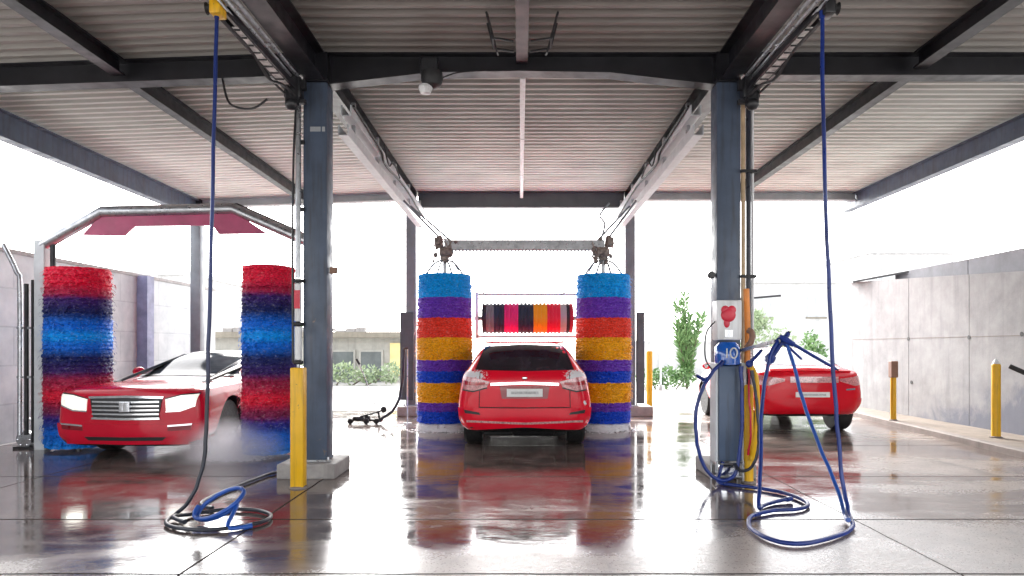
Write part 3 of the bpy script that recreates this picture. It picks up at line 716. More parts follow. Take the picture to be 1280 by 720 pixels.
hose('vacuum_hose', [(2.0, 6.72, 1.21), (1.88, 6.7, 1.09), (1.77, 6.7, .88), (1.73, 6.7, .62), (1.76, 6.7, .34), (1.86, 6.7, .12), (2.0, 6.7, .045), (2.12, 6.7, .12), (2.175, 6.7, .4), (2.19, 6.7, .8), (2.185, 6.72, 1.16)], .0185, MT['hose_blue'], 'blue hose hanging in a deep U round the vacuum cabinet')
hose('vacuum_hose', [(2.27, 6.66, 1.12), (2.3, 6.6, .8), (2.31, 6.58, .4), (2.25, 6.6, .2), (2.16, 6.64, .15), (2.12, 6.7, .2)], .015, MT['hose_dark'], 'short dark hose curling under the vacuum cabinet')
hose('air_hose', [(2.27, 6.76, 1.2), (2.325, 6.70, 1.05), (2.335, 6.68, .7), (2.31, 6.70, .4), (2.30, 6.74, .25)], .026, MT['yellow'], 'yellow hose hanging at the right side of the vacuum cabinet')
hose('air_hose', [(2.29, 6.8, 1.15), (2.262, 6.72, .9), (2.275, 6.70, .55), (2.262, 6.74, .3)], .010, MT['red_plastic'], 'thin red hose hanging beside the yellow hose')
def gun(a, b, lab, r=.017):
    t = thing('spray_gun', lab, 'spray gun', a, 0, 'spray guns on the hook arm')
    d = Vector(b)-Vector(a)
    MB().tube([(0, 0, 0), d*.45, d], [r, r*.95, r*.8], 8).build('lance', MT['hose_blue'], t, smooth=True)
    mb = MB().tube([d*-.10, d*.02, d*.18], [r*1.2, r*1.9, r*1.5], 8); mb.build('grip', MT['hose_blue'], t, smooth=True)
    MB().tube([d*1.0, d*1.04], r*.5, 8).build('nozzle', MT['black'], t)
gun((2.40, 6.17, 1.43), (2.86, 6.15, 1.16), 'long blue lance slanting right from the hook over the car boot')
gun((2.42, 6.21, 1.39), (2.55, 6.16, 1.25), 'short blue lance under the long one on the hook', .013)
gun((2.29, 6.25, 1.24), (2.45, 6.2, 1.49), 'dark blue gun sticking up at the top of the hose hook', .026)
gun((2.22, 6.6, 1.19), (2.31, 6.5, 1.33), 'dark gun hanging at the left end of the hook arm', .02)
gun((1.83, 6.70, 1.03), (1.73, 6.68, 1.08), 'small blue gun at the left bend of the U hose', .02)

# ------------------------------------------------------------------ left hanging hose and floor coil
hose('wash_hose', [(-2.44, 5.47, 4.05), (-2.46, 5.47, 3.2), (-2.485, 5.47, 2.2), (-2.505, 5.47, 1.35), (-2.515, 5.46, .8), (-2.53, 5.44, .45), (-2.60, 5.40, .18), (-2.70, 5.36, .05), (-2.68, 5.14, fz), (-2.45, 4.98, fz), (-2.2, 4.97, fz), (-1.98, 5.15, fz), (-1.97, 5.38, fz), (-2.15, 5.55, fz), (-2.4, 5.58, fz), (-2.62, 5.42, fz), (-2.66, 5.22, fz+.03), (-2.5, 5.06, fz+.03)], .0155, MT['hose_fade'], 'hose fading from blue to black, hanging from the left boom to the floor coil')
c0 = Vector((-2.33, 5.25, .155)); cp = []
for k in range(30):
    a = k/29*2*math.pi*1.45 + 2.6
    u = Vector((.175, .02, .085)); vv = Vector((-.04, .10, .06))
    cp.append(c0 + u*math.cos(a) + vv*math.sin(a) + Vector((.0008*k, .001*k, -.0006*k)))
cp = cp + [Vector((-2.15, 5.0, .03)), Vector((-2.0, 5.05, .03))]
hose('wash_hose', cp, .0165, MT['hose_blue_light'], 'bright blue hose loop leaning up in the left floor coil', 3)
hose('drain_hose', [(-2.2, 7.05, .12), (-2.45, 7.35, .03), (-2.62, 7.2, fz), (-2.70, 6.7, fz), (-2.74, 6.2, fz), (-2.72, 5.8, fz), (-2.55, 5.62, fz)], .016, MT['hose_dark'], 'black hose lying on the floor from the left column to the coil')

# ------------------------------------------------------------------ rotary wash brushes
def bulge(q): return 1.0 + .035*math.sin(min(1, max(0, q*1.15))*math.pi) - .07*max(0, q-.8)
def strands(R0, H, rows, per, seed, droop=.10, z0=0.0, flat=0.06, squash=None):
    rnd = random.Random(seed); mb = MB()
    for i in range(rows):
        z = z0 + H*(i+.6)/rows
        off = rnd.random()*6
        for k in range(per):
            a = 2*math.pi*(k+off)/per + rnd.uniform(-.03, .03)
            rr = R0*(1+rnd.uniform(-.03, .025))*bulge((z-z0)/H); wd = 2*math.pi*R0/per*.62
            dz = rnd.uniform(-.008, .008)
            e = Vector((math.cos(a), math.sin(a), 0)); tg = Vector((-e.y, e.x, 0))
            row = []
            tw = rnd.uniform(-.007, .007)
            for (q, d, ww) in ((.72, .02, .8), (.93, .0, 1.0), (1.0, -.35, 1.0), (1.0, -1.0, .9)):
                c = e*rr*q + Vector((0, 0, z+dz+droop*d))
                row += [c - tg*wd*ww + Vector((0, 0, tw)) - e*.008, c + tg*wd*ww - Vector((0, 0, tw)) - e*.008]
            mb.add(row, [(0, 1, 3, 2), (2, 3, 5, 4), (4, 5, 7, 6)])
    return mb
def fluffy(R0, H, rows, seed, z0, nth=150, sub=5, amp=.035, wave=.012, fine=.008, loose=1600):
    """packed layers of soft strips: a cylinder skin with wavy overlapping ridges"""
    rnd = random.Random(seed); nz = rows*sub; mb = MB(); vs = []; fs = []
    ph = [[rnd.uniform(0, 6.28) for _ in range(6)] for _ in range(rows+2)]
    jit = [rnd.uniform(-1, 1) for _ in range(rows+2)]
    for j in range(nz+1):
        for i in range(nth):
            th = 2*math.pi*i/nth
            base = j/sub
            w0 = sum(math.sin(th*f + ph[min(int(base), rows)][k]) for k, f in enumerate((3, 7, 11, 17, 26)))/5
            t = base + w0*wave*rows/H
            row = int(math.floor(t)); q = t-row
            p2 = ph[max(0, min(rows+1, row))]
            lump = sum(math.sin(th*f + p2[k]) for k, f in enumerate((5, 9, 14, 23, 37)))/5
            r = R0*bulge(j/nz)*(1 - amp*(q**1.6) + amp*.6*lump + amp*.35*jit[max(0, min(rows+1, row))]) + rnd.uniform(-fine, fine)
            vs.append((r*math.cos(th), r*math.sin(th), z0+H*j/nz + rnd.uniform(-.003, .003)))
    for j in range(nz):
        for i in range(nth):
            fs.append((j*nth+i, j*nth+(i+1) % nth, (j+1)*nth+(i+1) % nth, (j+1)*nth+i))
    fs.append(tuple(range(nth-1, -1, -1))); fs.append(tuple(range(nz*nth, nz*nth+nth)))
    mb.add(vs, fs)
    for _ in range(loose):                                     # loose strip ends
        th = rnd.uniform(0, 6.28); z = z0+H*rnd.uniform(.02, .985); e = Vector((math.cos(th), math.sin(th), 0)); tg = Vector((-e.y, e.x, 0))
        r = R0*bulge((z-z0)/H); w_ = rnd.uniform(.005, .013); L = rnd.uniform(.03, .085); dr = rnd.uniform(.3, 1.0)
        p = e*(r*.97)+Vector((0, 0, z)); q = p+e*L*.7+tg*rnd.uniform(-.02, .02)+Vector((0, 0, -L*.25*dr)); k = q+e*L*.2+Vector((0, 0, -L*.6*dr))
        mb.add([p-tg*w_, p+tg*w_, q-tg*w_, q+tg*w_, k-tg*w_*.5, k+tg*w_*.5], [(0, 1, 3, 2), (2, 3, 5, 4)])
    return mb
def vbrush(lab, loc, R0, H, m, seed, rows=40, amp=.035, wave=.012, fine=.008, zb=.05, foam=True, shaft=.4):
    t = thing('wash_brush', lab, 'wash brush', loc)
    fluffy(R0, H, rows, seed, zb, amp=amp, wave=wave, fine=fine).build('bristles', m, t, smooth=70, fix=False)
    MB().tube([(0, 0, .0), (0, 0, zb+H+shaft)], .035, 12).build('shaft', MT['galv'], t, smooth=True)
    MB().lathe([(.05, zb+H+.004), (R0*.6, zb+H+.006), (R0*.6, zb+H+.02), (.05, zb+H+.03)], 24).build('top_plate', MT['galv'], t)
    if foam:
        mb = strands(R0*1.0, .10, 4, 60, seed+5, droop=.05, z0=.035); mb.lathe([(R0*.99, .02), (R0*.97, .06), (R0*.88, .11)], 28)
        mb.build('foam_skirt', MT['foam'], t, fix=False)
    return t
LB, PU, RD_, OR, BL = (.0, .40, .98), (.17, .05, .55), (.92, .06, .03), (1.0, .46, .005), (.005, .075, .70)
HC = 2.42
def zz(y): return (CH-(y-435)/F*11.3-.13)/HC
st = [(0, BL), (zz(513), PU), (zz(502), OR), (zz(478), BL), (zz(464), PU), (zz(450), OR), (zz(423), RD_), (zz(399), PU), (zz(374), LB)]
st = [(max(0, p), c) for p, c in st]
mC = None
def brush_c(lab, x, seed):
    global mC
    if mC is None: mC = m_brush('striped_brush_foam', 1.0, [(0, BL)], 'CONSTANT', .0)
    return vbrush(lab, (x, 11.3, .004), .44, HC, MC, seed, rows=46, amp=.034, wave=.013, fine=.013, zb=.13, shaft=.45)
MC = m_brush('striped_brush_bristles', HC+.0, [(p + .13/HC, c) for p, c in st], 'CONSTANT', .028)
brush_c('left tall round brush striped blue, purple, red and orange beside the middle car', -1.25, 11)
brush_c('right tall round brush striped blue, purple, red and orange beside the middle car', 1.385, 23)
DB = (.012, .02, .14)
sl_ = [(0.0, (.003, .26, .85)), (.1, (.004, .17, .75)), (.17, (.03, .03, .30)), (.22, (.25, .02, .09)), (.30, (.85, .015, .05)), (.38, (.45, .02, .08)), (.44, (.05, .02, .16)), (.50, DB), (.57, (.003, .18, .80)), (.62, (.0, .36, 1.0)), (.68, (.004, .18, .82)), (.76, DB), (.82, (.06, .02, .18)), (.86, (.5, .015, .07)), (.92, (.90, .012, .06)), (1.0, (.90, .015, .06))]
ML = m_brush('red_and_blue_brush_bristles', 2.40, sl_, 'EASE', .03)
vbrush('left tall brush of red and blue bristles beside the front of the left car', (-5.92, 9.12, .004), .385, 2.36, ML, 31, rows=44, amp=.05, wave=.016, zb=.04, foam=False, shaft=.03)
vbrush('red and blue bristle brush between the left car and the left front column', (-3.155, 8.55, .004), .315, 2.32, ML, 37, rows=44, amp=.05, wave=.016, zb=.04, foam=False, shaft=.03)

# horizontal roller brush above the middle car
t = thing('roller_brush', 'horizontal roller brush with magenta, navy, orange and red bands over the middle car', 'wash brush', (.14, 12.6, 1.90))
stops = [(0, (.02, .02, .03)), (.05, (.22, .22, .23)), (.13, (.025, .035, .07)), (.245, (.80, .02, .22)), (.395, (.025, .035, .07)), (.56, (.92, .42, .01)), (.71, (.80, .015, .05)), (.855, (.5, .44, .38)), (.92, (.015, .012, .015)), (.955, (.5, .01, .03))]
m, nt, b = mat('roller_bands'); tc = nt.nodes.new('ShaderNodeTexCoord'); sp = nt.nodes.new('ShaderNodeSeparateXYZ'); nt.links.new(tc.outputs['Object'], sp.inputs[0])
u = M2(nt, 'ADD', M2(nt, 'DIVIDE', sp.outputs[0], 1.68), .5)
nt.links.new(ramp(nt, u, stops, 'CONSTANT'), b.inputs['Base Color']); b.inputs['Roughness'].default_value = .55
sm = strands(.29, 1.68, 24, 34, 5, droop=.03, z0=-.84)
mb = MB(); mb.add([(v[2], v[1], v[0]) for v in sm.v], sm.f); mb.lathe([(.2, -.84), (.27, -.83), (.27, .83), (.2, .84)], 28, axis='X'); mb.build('bristles', m, t, smooth=50, fix=False)
MB().tube([(-.98, 0, 0), (.98, 0, 0)], .04, 10).build('axle', MT['galv'], t)
mb = MB().span(-.95, .92, -.05, .05, .42, .46); mb.span(-.95, .92, -.05, .05, .36, .38); mb.build('top_bar', MT['steel_pale'], t)
MB().span(-.92, .90, -.36, -.32, -.37, -.32).build('lower_bar', MT['steel_pale'], t)
mb = MB(); mb.span(-.95, -.90, -.36, .06, -.37, .46); mb.span(.90, .95, -.36, .06, -.37, .46); islands(mb, 'end_arm', MT['steel_pale'], t)

# gantry beam carrying the middle brushes
t = thing('brush_gantry', 'grey toothed crossbar with drive motors carrying the two striped brushes', 'gantry', (0.07, 11.3, 3.0))
mb = MB().span(-1.33, 1.33, -.06, .06, -.03, .14, bevel=.01)
for k in range(44): mb.box((-1.25+k*.058, -.0, -.04), (.03, .11, .022))
mb.build('crossbar', MT['galv'], t)
for sx, xx in ((-1, -1.32), (1, 1.315)):
    mb = MB().lathe([(.07, -.1), (.09, -.08), (.09, .08), (.05, .12)], 14, (xx-sx*.02, -.02, -.06), 'X'); mb.lathe([(.05, 0), (.07, .02), (.06, .16), (.03, .2)], 12, (xx+sx*.09, 0, .02))
    mb.box((xx, 0, -.15), (.14, .12, .10), bevel=.01); mb.box((xx+sx*.12, -.03, .12), (.09, .12, .12), bevel=.01)
    for k in range(9): mb.ball((xx+random.uniform(-.2, .2), random.uniform(-.09, .02), random.uniform(-.24, .16)), random.uniform(.025, .05), seg=7)
    for k in range(5): mb.tube(spline([(xx+random.uniform(-.2, .2), -.08, random.uniform(-.2, .15)) for _ in range(4)], 4), .012, 6)
    mb.build('motor', MT['rusty'], t, smooth=True)
    mb = MB()
    for (dx, rx) in ((-.30, .0), (.30, .02), (-.12, 0), (.12, .05)): mb.tube(spline([(xx, -.03+rx, -.18), (xx+dx*.55, -.04, -.25), (xx+dx, -.03, -.42)], 5), .017, 6)
    islands(mb, 'spider_arm', MT['steel_rear'], t, smooth=True)
    mb = MB(); mb.tube([(xx-sx*.1, 0, .13), (sx*1.86-.07, .25, .76)], .018, 6); mb.tube([(xx+sx*.08, 0, .17), (sx*1.9-.07, -.2, .76)], .018, 6)
    if sx > 0:
        mb.tube(spline([(xx-.05, -.02, .12), (xx+.02, -.03, .4), (xx-.06, -.03, .55), (xx+.1, 0, .76)], 5), .018, 6)
    mb.tube(spline([(xx-sx*.1, -.02, -.15), (xx-sx*.32, .5, -.5), (xx-sx*.62, 1.25, -.66)], 5), .012, 6)
    mb.build('cable', MT['steel_rear'], t, smooth=True)

# ------------------------------------------------------------------ left gantry arch
t = thing('brush_arch', 'silver bent tube arch with magenta panels over the left car', 'gantry', (-6.35, 9.05, 0))
AX = lambda x, D=9.0: (x-650)/F*D + 6.35
AZ = lambda y, D=9.0: CH-(y-435)/F*D
arch = [(0, 0, AZ(306)), (AX(125), 0, AZ(264)), (AX(290), 0, AZ(260)), (AX(392), 0, AZ(305))]
MB().tube(arch, .075, 14).build('arch_tube', MT['galv'], t, smooth=30)
arch2 = [(p[0], .10, p[2]+.07) for p in arch]
MB().tube(arch2, .03, 10).build('service_pipe', MT['steel_dark'], t, smooth=30)
MB().span(-.075, .065, -.07, .07, 0, AZ(300), bevel=.012).build('post', MT['steel_pale'], t)
MB().span(-.10, -.077, -.08, .06, .1, 2.25).build('guide_strip', MT['black'], t)
MB().span(AX(392)-.06, AX(392)+.06, -.06, .06, 0, AZ(305)).build('post', MT['steel_pale'], t)
def poly(mb, pts, y0, y1):
    n = len(pts); mb.add([(x, y0, z) for x, z in pts] + [(x, y1, z) for x, z in pts], [tuple(range(n)), tuple(range(2*n-1, n-1, -1))] + [(i, (i+1) % n, n+(i+1) % n, n+i) for i in range(n)])
mb = MB(); poly(mb, [(AX(x), AZ(y)) for x, y in ((101, 293), (126, 266), (288, 262), (332, 291), (272, 292), (264, 281), (166, 282), (153, 294))], -.02, .02)
mb.build('sign_panel', MT['purple'], t)
MB().tube([(AX(62), 0, AZ(305)), (AX(100), 0, AZ(283)), (AX(122), 0, AZ(270))], .028, 10).build('brace', MT['steel_dark'], t)
MB().tube([(AX(63), 0, AZ(300)), (AX(63), 0, AZ(336))], .035, 10).build('brush_hanger', MT['steel_dark'], t)

t = thing('bent_pipe', 'thin bent grey pipe standing against the left block wall', 'pipe', (-6.62, 9.0, 0))
MB().tube(spline([(0, 0, .2), (0, 0, 2.1), (-.04, 0, 2.35), (-.22, 0, 2.72)], 5), .03, 10).build('tube', MT['galv'], t, smooth=True)
MB().tube([(.09, .0, .2), (.09, 0, 2.2)], .028, 8).build('black_tube', MT['black'], t)
mb = MB()
for z in (.95, 1.6): mb.span(-.03, .2, -.02, .02, z, z+.03)
islands(mb, 'bracket', MT['galv'], t)
t = thing('floor_pump', 'small grey pump with round housing at the foot of the left arch', 'pump', (-6.63, 9.15, .004))
t.scale = (.74, .74, .74)
MB().lathe([(.02, -.09), (.15, -.08), (.16, .0), (.15, .08), (.04, .1)], 18, (0, 0, .17), 'Y').build('housing', MT['galv'], t, smooth=True)
mb = MB().box((.02, 0, .02), (.38, .26, .04)); mb.lathe([(.07, .0), (.07, .22)], 12, (.10, 0, .17), 'X'); mb.build('motor', MT['blackplastic'], t)
MB().tube(spline([(0, 0, .32), (-.02, 0, .42), (-.1, .1, .52), (-.12, .25, .5)], 5), .03, 8).build('outlet', MT['galv'], t, smooth=True)
mb = MB()
for k in range(6):
    a = k*math.pi/3; mb.ball((.11*math.cos(a), -.09, .17+.11*math.sin(a)), .018, seg=6)
islands(mb, 'bolt', MT['chrome'], t)

# ------------------------------------------------------------------ cars
def lerp(a, b, t): return a+(b-a)*t
class Car:
    def __init__(s, label, loc, rz, secs, wheels, wr, paint, group='red cars in the wash bays'):
        s.t = thing('parked_car', label, 'car', loc, rz, group); s.paint = paint
        rows = []
        for (y, zb, ws, wm, zm, wb, zbt, wrf, zr) in secs:
            e6 = min(.085, .25*(zr-zbt)+.004)
            P = [(0, zb), (.62*ws, zb), (ws, zb+.015), (wm, zm-.12), (wm, zm+.06), (wb, zbt), (wb-.045, zbt+.022 if zr > zbt+.08 else zbt+.012), (wrf+.03, zr-e6), (wrf-.10, zr-e6*.2), (0, zr+.012)]
            rows.append([(x, y, z) for x, z in P])
        def capped(row, dy):
            cz = sum(p[2] for p in row)/len(row); out = []
            for (sc, q) in ((.86, .55), (.45, .9)):
                out.append([(p[0]*sc, p[1]+dy*q, cz+(p[2]-cz)*sc) for p in row])
            return out
        front = capped(rows[-1], .06); rear = capped(rows[0], -.05)
        rows = rear[::-1] + rows + front
        n = len(rows[0]); bm = bmesh.new(); ring = []
        for r in rows:
            R_ = [bm.verts.new(p) for p in r]; L_ = [R_[0]] + [bm.verts.new((-p[0], p[1], p[2])) for p in r[1:-1]] + [R_[-1]]
            ring.append(R_ + L_[1:-1][::-1])
        m_ = len(ring[0])
        for a, b in zip(ring[:-1], ring[1:]):
            for k in range(m_):
                bm.faces.new((a[k], a[(k+1) % m_], b[(k+1) % m_], b[k]))
        bm.faces.new(ring[0][::-1]); bm.faces.new(ring[-1])
        bmesh.ops.recalc_face_normals(bm, faces=bm.faces[:])
        me = bpy.data.meshes.new('tmp'); bm.to_mesh(me); bm.free()
        o = bpy.data.objects.new('tmp_body', me); col.objects.link(o)
        md = o.modifiers.new('s', 'SUBSURF'); md.levels = 3; md.render_levels = 3
        dg = bpy.context.evaluated_depsgraph_get()
        me2 = bpy.data.meshes.new_from_object(o.evaluated_get(dg))
        o.modifiers.clear(); o.data = me2
        bm = bmesh.new(); bm.from_mesh(me2); s.bvh = BVHTree.FromBMesh(bm); bm.free()
        cut = MB(); s.wheels = wheels
        Rw = wr+.045
        for wy in wheels:
            for sx in (-1, 1): cut.lathe([(Rw, sx*.60), (Rw, sx*1.3)], 40, (0, wy, wr), 'X')
        cu = cut.build('tmp_cut', MT['under'])
        bo = o.modifiers.new('b', 'BOOLEAN'); bo.object = cu; bo.operation = 'DIFFERENCE'; bo.solver = 'EXACT'
        dg = bpy.context.evaluated_depsgraph_get()
        me3 = bpy.data.meshes.new_from_object(o.evaluated_get(dg)); me3.name = 'body'
        bpy.data.objects.remove(o); bpy.data.objects.remove(cu)
        me3.materials.clear(); me3.materials.append(paint); me3.materials.append(MT['under'])
        for p in me3.polygons:
            c = p.center; p.use_smooth = True; p.material_index = 0
            for wy in wheels:
                d = math.hypot(c.y-wy, c.z-wr)
                if abs(d-Rw) < .02 and abs(p.normal.x) < .5 and abs(c.x) > .55: p.material_index = 1
                if abs(abs(c.x)-.60) < .01 and d < Rw: p.material_index = 1
            if p.normal.z < -.6 and c.z < .45: p.material_index = 1
        try: me3.set_sharp_from_angle(angle=R(38))
        except Exception: pass
        s.body = bpy.data.objects.new('body', me3); col.objects.link(s.body); s.body.parent = s.t
        for wy in wheels:
            for sx in (-1, 1): s.wheel(sx, wy, wr)
    def wheel(s, sx, wy, wr, wd=.25, xc=.715):
        xc = s.xc if hasattr(s, 'xc') else xc
        c = (sx*xc, wy, wr)
        t = MB().lathe([(wr*.64, -wd/2), (wr*.93, -wd/2), (wr, -wd*.36), (wr, wd*.36), (wr*.93, wd/2), (wr*.64, wd/2), (wr*.62, 0)], 32, c, 'X').build('wheel', MT['tyre'], s.t, smooth=30)
        mb = MB(); x = sx*(wd/2-.03)
        mb.lathe([(wr*.66, x-sx*.05), (wr*.66, x+sx*.012), (wr*.60, x+sx*.012), (wr*.58, x-sx*.04)], 32, c, 'X')
        for k in range(5):
            a = 2*math.pi*k/5
            e = Vector((0, math.cos(a), math.sin(a))); q = Vector(c)+Vector((x, 0, 0))
            mb.bar(q, q+e*wr*.62, .028, .06) if abs(e.z) < .99 else mb.box(q+e*wr*.31, (.028, .06, wr*.62))
        mb.lathe([(.05, x-sx*.02), (.045, x+sx*.02)], 12, c, 'X')
        mb.build('rim', MT['rim'], t, smooth=30)
    def hit(s, a, b, ax):
        if ax in ('r', 'f'):
            sg = 1 if ax == 'r' else -1
            o = Vector((a, -5*sg if ax == 'r' else 12, b)); d = Vector((0, sg, 0))
        elif ax == 't':
            o = Vector((a, b, 5)); d = Vector((0, 0, -1))
        else:
            sg = 1 if ax == 'x+' else -1
            o = Vector((5*sg, a, b)); d = Vector((-sg, 0, 0))
        loc, nrm, i, dist = s.bvh.ray_cast(o, d)
        if loc is None:
            loc, nrm, i, dist = s.bvh.find_nearest(o + d*5 if ax in ('x+', 'x-') else Vector((a, 0.1 if ax == 'r' else 4.1, b)))
        return loc, nrm
    def patch(s, name, m, bot, top, ax, off=.006, nu=10, nv=5, parent=None, smooth=60):
        """a panel lying on the bodywork between two polylines drawn in elevation"""
        def along(pl, u):
            L = len(pl)-1; k = min(int(u*L), L-1); f = u*L-k
            return (lerp(pl[k][0], pl[k+1][0], f), lerp(pl[k][1], pl[k+1][1], f))
        outer = []; inner = []
        for j in range(nv+1):
            for i in range(nu+1):
                p = along(bot, i/nu); q = along(top, i/nu)
                l, n_ = s.hit(lerp(p[0], q[0], j/nv), lerp(p[1], q[1], j/nv), ax)
                outer.append(l+n_*off); inner.append(l-n_*.02)
        W = nu+1; mb = MB()
        fs = [(j*W+i, j*W+i+1, (j+1)*W+i+1, (j+1)*W+i) for j in range(nv) for i in range(nu)]
        bd = [i for i in range(W)] + [j*W+nu for j in range(1, nv+1)] + [nv*W+i for i in range(nu-1, -1, -1)] + [j*W for j in range(nv-1, 0, -1)]
        K = len(outer); vs = outer + [inner[i] for i in bd]
        for k in range(len(bd)): fs.append((bd[k], K+k, K+(k+1) % len(bd), bd[(k+1) % len(bd)]))
        mb.add(vs, fs)
        return mb.build(name, m, parent or s.t, smooth=smooth)
    def sym(s, name, m, bot, top, ax, **k):
        a = s.patch(name, m, bot, top, ax, **k)
        bx = {'x+': 'x-', 'r': 'r', 'f': 'f'}[ax]
        if ax == 'x+': b = s.patch(name, m, bot, top, 'x-', **k)
        else: b = s.patch(name, m, [(-x, z) for x, z in bot], [(-x, z) for x, z in top], ax, **k)
        return a, b
    def mirror(s, y, z, x=.84):
        for sx in (-1, 1):
            mb = MB().ball((sx*(x+.10), y, z), .1, seg=12, sq=(.95, .55, .68)); o = mb.build('wing_mirror', s.paint, s.t, smooth=True)
            MB().bar((sx*(x-.06), y+.02, z-.04), (sx*(x+.07), y, z-.03), .05, .03).build('mirror_arm', MT['trim'], o)
            MB().ball((sx*(x+.10), y-.02 , z), .085, seg=12, sq=(.9, .5, .62)).build('mirror_glass', MT['chrome'], o, smooth=True)

RED = (.88, .006, .03)
# --- middle car: hatchback seen from behind
pm_ = m_paint('red_car_paint_with_suds', RED, (34, .86, [((-.70, .08, .98), (.36, .5, .14)), ((.70, .08, .98), (.36, .5, .14)),  ((.80, .02, .62), (.05, .1, .06))]))  # shoulder suds also stand in for white gloss highlights
hat = [(0.00, .28, .74, .82, .58, .74, .97, .57, 1.03),
       (0.06, .24, .80, .88, .58, .81, .99, .61, 1.07),
       (0.24, .23, .82, .90, .60, .84, 1.0, .60, 1.30),
       (0.42, .23, .82, .90, .60, .85, 1.0, .58, 1.42),
       (1.10, .24, .80, .88, .60, .84, .98, .58, 1.475),
       (2.00, .24, .80, .88, .60, .84, .96, .58, 1.465),
       (2.45, .24, .80, .88, .60, .84, .95, .57, 1.40),
       (3.10, .24, .80, .88, .60, .83, .93, .64, 1.02),
       (3.40, .25, .80, .88, .60, .82, .90, .64, .96),
       (3.90, .27, .76, .84, .58, .74, .78, .55, .84),
       (4.15, .32, .64, .72, .55, .62, .68, .45, .72)]
c = Car('red hatchback seen from behind between the striped brushes in the middle bay', (.062, 8.98, .004), 0, hat, (.72, 3.3), .325, pm_)
c.patch('rear_window', MT['glass'], [(-.655, 1.055), (0, 1.04), (.655, 1.055)], [(-.545, 1.365), (0, 1.39), (.545, 1.365)], 'r', nu=16, nv=6)
c.sym('tail_light', MT['lamp_clear'], [(.50, .83), (.68, .78), (.815, .80)], [(.46, .90), (.66, .955), (.80, .97)], 'r', nu=10)
c.sym('tailgate_seam', MT['under'], [(.595, .56), (.603, .56)], [(.585, 1.03), (.593, 1.03)], 'r', nu=1, nv=10, off=.004)
c.patch('tailgate_seam', MT['under'], [(-.60, .562), (0, .556), (.60, .562)], [(-.60, .570), (0, .564), (.60, .570)], 'r', nu=14, nv=1, off=.026)
c.sym('lamp_rim', MT['trim'], [(.49, .815), (.68, .762), (.825, .785)], [(.50, .83), (.68, .78), (.815, .80)], 'r', nu=10, nv=1, off=.008)
c.sym('light_stripe', MT['lamp_red'], [(.52, .865), (.66, .85), (.79, .86)], [(.52, .895), (.66, .895), (.79, .91)], 'r', nu=10, off=.010)
c.patch('chrome_strip', MT['chrome'], [(-.45, .85), (0, .868), (.45, .85)], [(-.45, .885), (0, .90), (.45, .885)], 'r', nu=14, nv=2, off=.014)
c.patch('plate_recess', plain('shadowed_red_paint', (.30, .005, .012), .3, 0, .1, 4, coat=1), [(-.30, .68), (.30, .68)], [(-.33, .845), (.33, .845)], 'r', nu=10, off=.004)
p = c.patch('number_plate', MT['plate'], [(-.235, .705), (.235, .705)], [(-.235, .81), (.235, .81)], 'r', nu=6, off=.016)
c.patch('plate_lettering', MT['smear'], [(-.18, .74), (.18, .74)], [(-.18, .775), (.18, .775)], 'r', nu=6, nv=1, off=.0185, parent=p)
c.patch('bumper', pm_, [(-.84, .27), (0, .31), (.84, .27)], [(-.87, .56), (0, .55), (.87, .56)], 'r', nu=18, nv=6, off=.022)
c.patch('bumper_highlight', MT['lamp_pink'], [(-.76, .375), (0, .345), (.76, .375)], [(-.76, .40), (0, .37), (.76, .40)], 'r', nu=14, nv=2, off=.028)  # pale line paints a reflected highlight along the bumper
c.sym('reflector', MT['trim'], [(.58, .47), (.78, .49)], [(.60, .50), (.79, .535)], 'r', nu=6, nv=2, off=.028)
c.patch('valance', MT['trim'], [(-.74, .15), (0, .15), (.74, .15)], [(-.78, .285), (0, .315), (.78, .285)], 'r', nu=14, nv=3, off=.016)  # hung low so its black also fills in the shadow between the tyres
sp_ = MB(); sp_.add([(-.53, .30, 1.445), (.53, .30, 1.445), (.50, .16, 1.43), (-.50, .16, 1.43), (-.53, .30, 1.415), (.53, .30, 1.415), (.50, .16, 1.412), (-.50, .16, 1.412)], [(0, 1, 2, 3), (7, 6, 5, 4), (3, 2, 6, 7), (0, 3, 7, 4), (1, 5, 6, 2), (0, 4, 5, 1)])
sp_.build('roof_spoiler', pm_, c.t, smooth=30)
c.sym('side_window', MT['glass'], [(.62, 1.06), (1.6, 1.02), (2.75, 1.0)], [(.75, 1.34), (1.6, 1.39), (2.2, 1.36)], 'x+', nu=14)
c.patch('windscreen', MT['glass'], [(-.66, 1.03), (.66, 1.03)], [(-.54, 1.37), (.54, 1.37)], 'f', nu=12)
c.mirror(2.55, 1.03)
mb = MB().bar((-.02, .105, 1.09), (.30, .12, 1.13), .014, .012); mb.lathe([(.02, -.02), (.02, .02)], 8, (-.02, .10, 1.09), 'Y'); mb.build('wiper', MT['trim'], c.t)
MB().ball((0, -.05, .95), .028, seg=12, sq=(1.2, .25, .8)).build('badge', MT['chrome'], c.t, smooth=True)

MB().span(-.57, .57, .40, 3.5, .13, .27, bevel=.03).build('underbody', MT['under'], c.t)  # dark pan added to close off the bright gap under the car
mb = MB().lathe([(.03, -.3), (.085, -.27), (.085, .27), (.03, .3)], 14, (.12, .36, .22), 'X'); mb.build('silencer', MT['trim'], c.t, smooth=True)
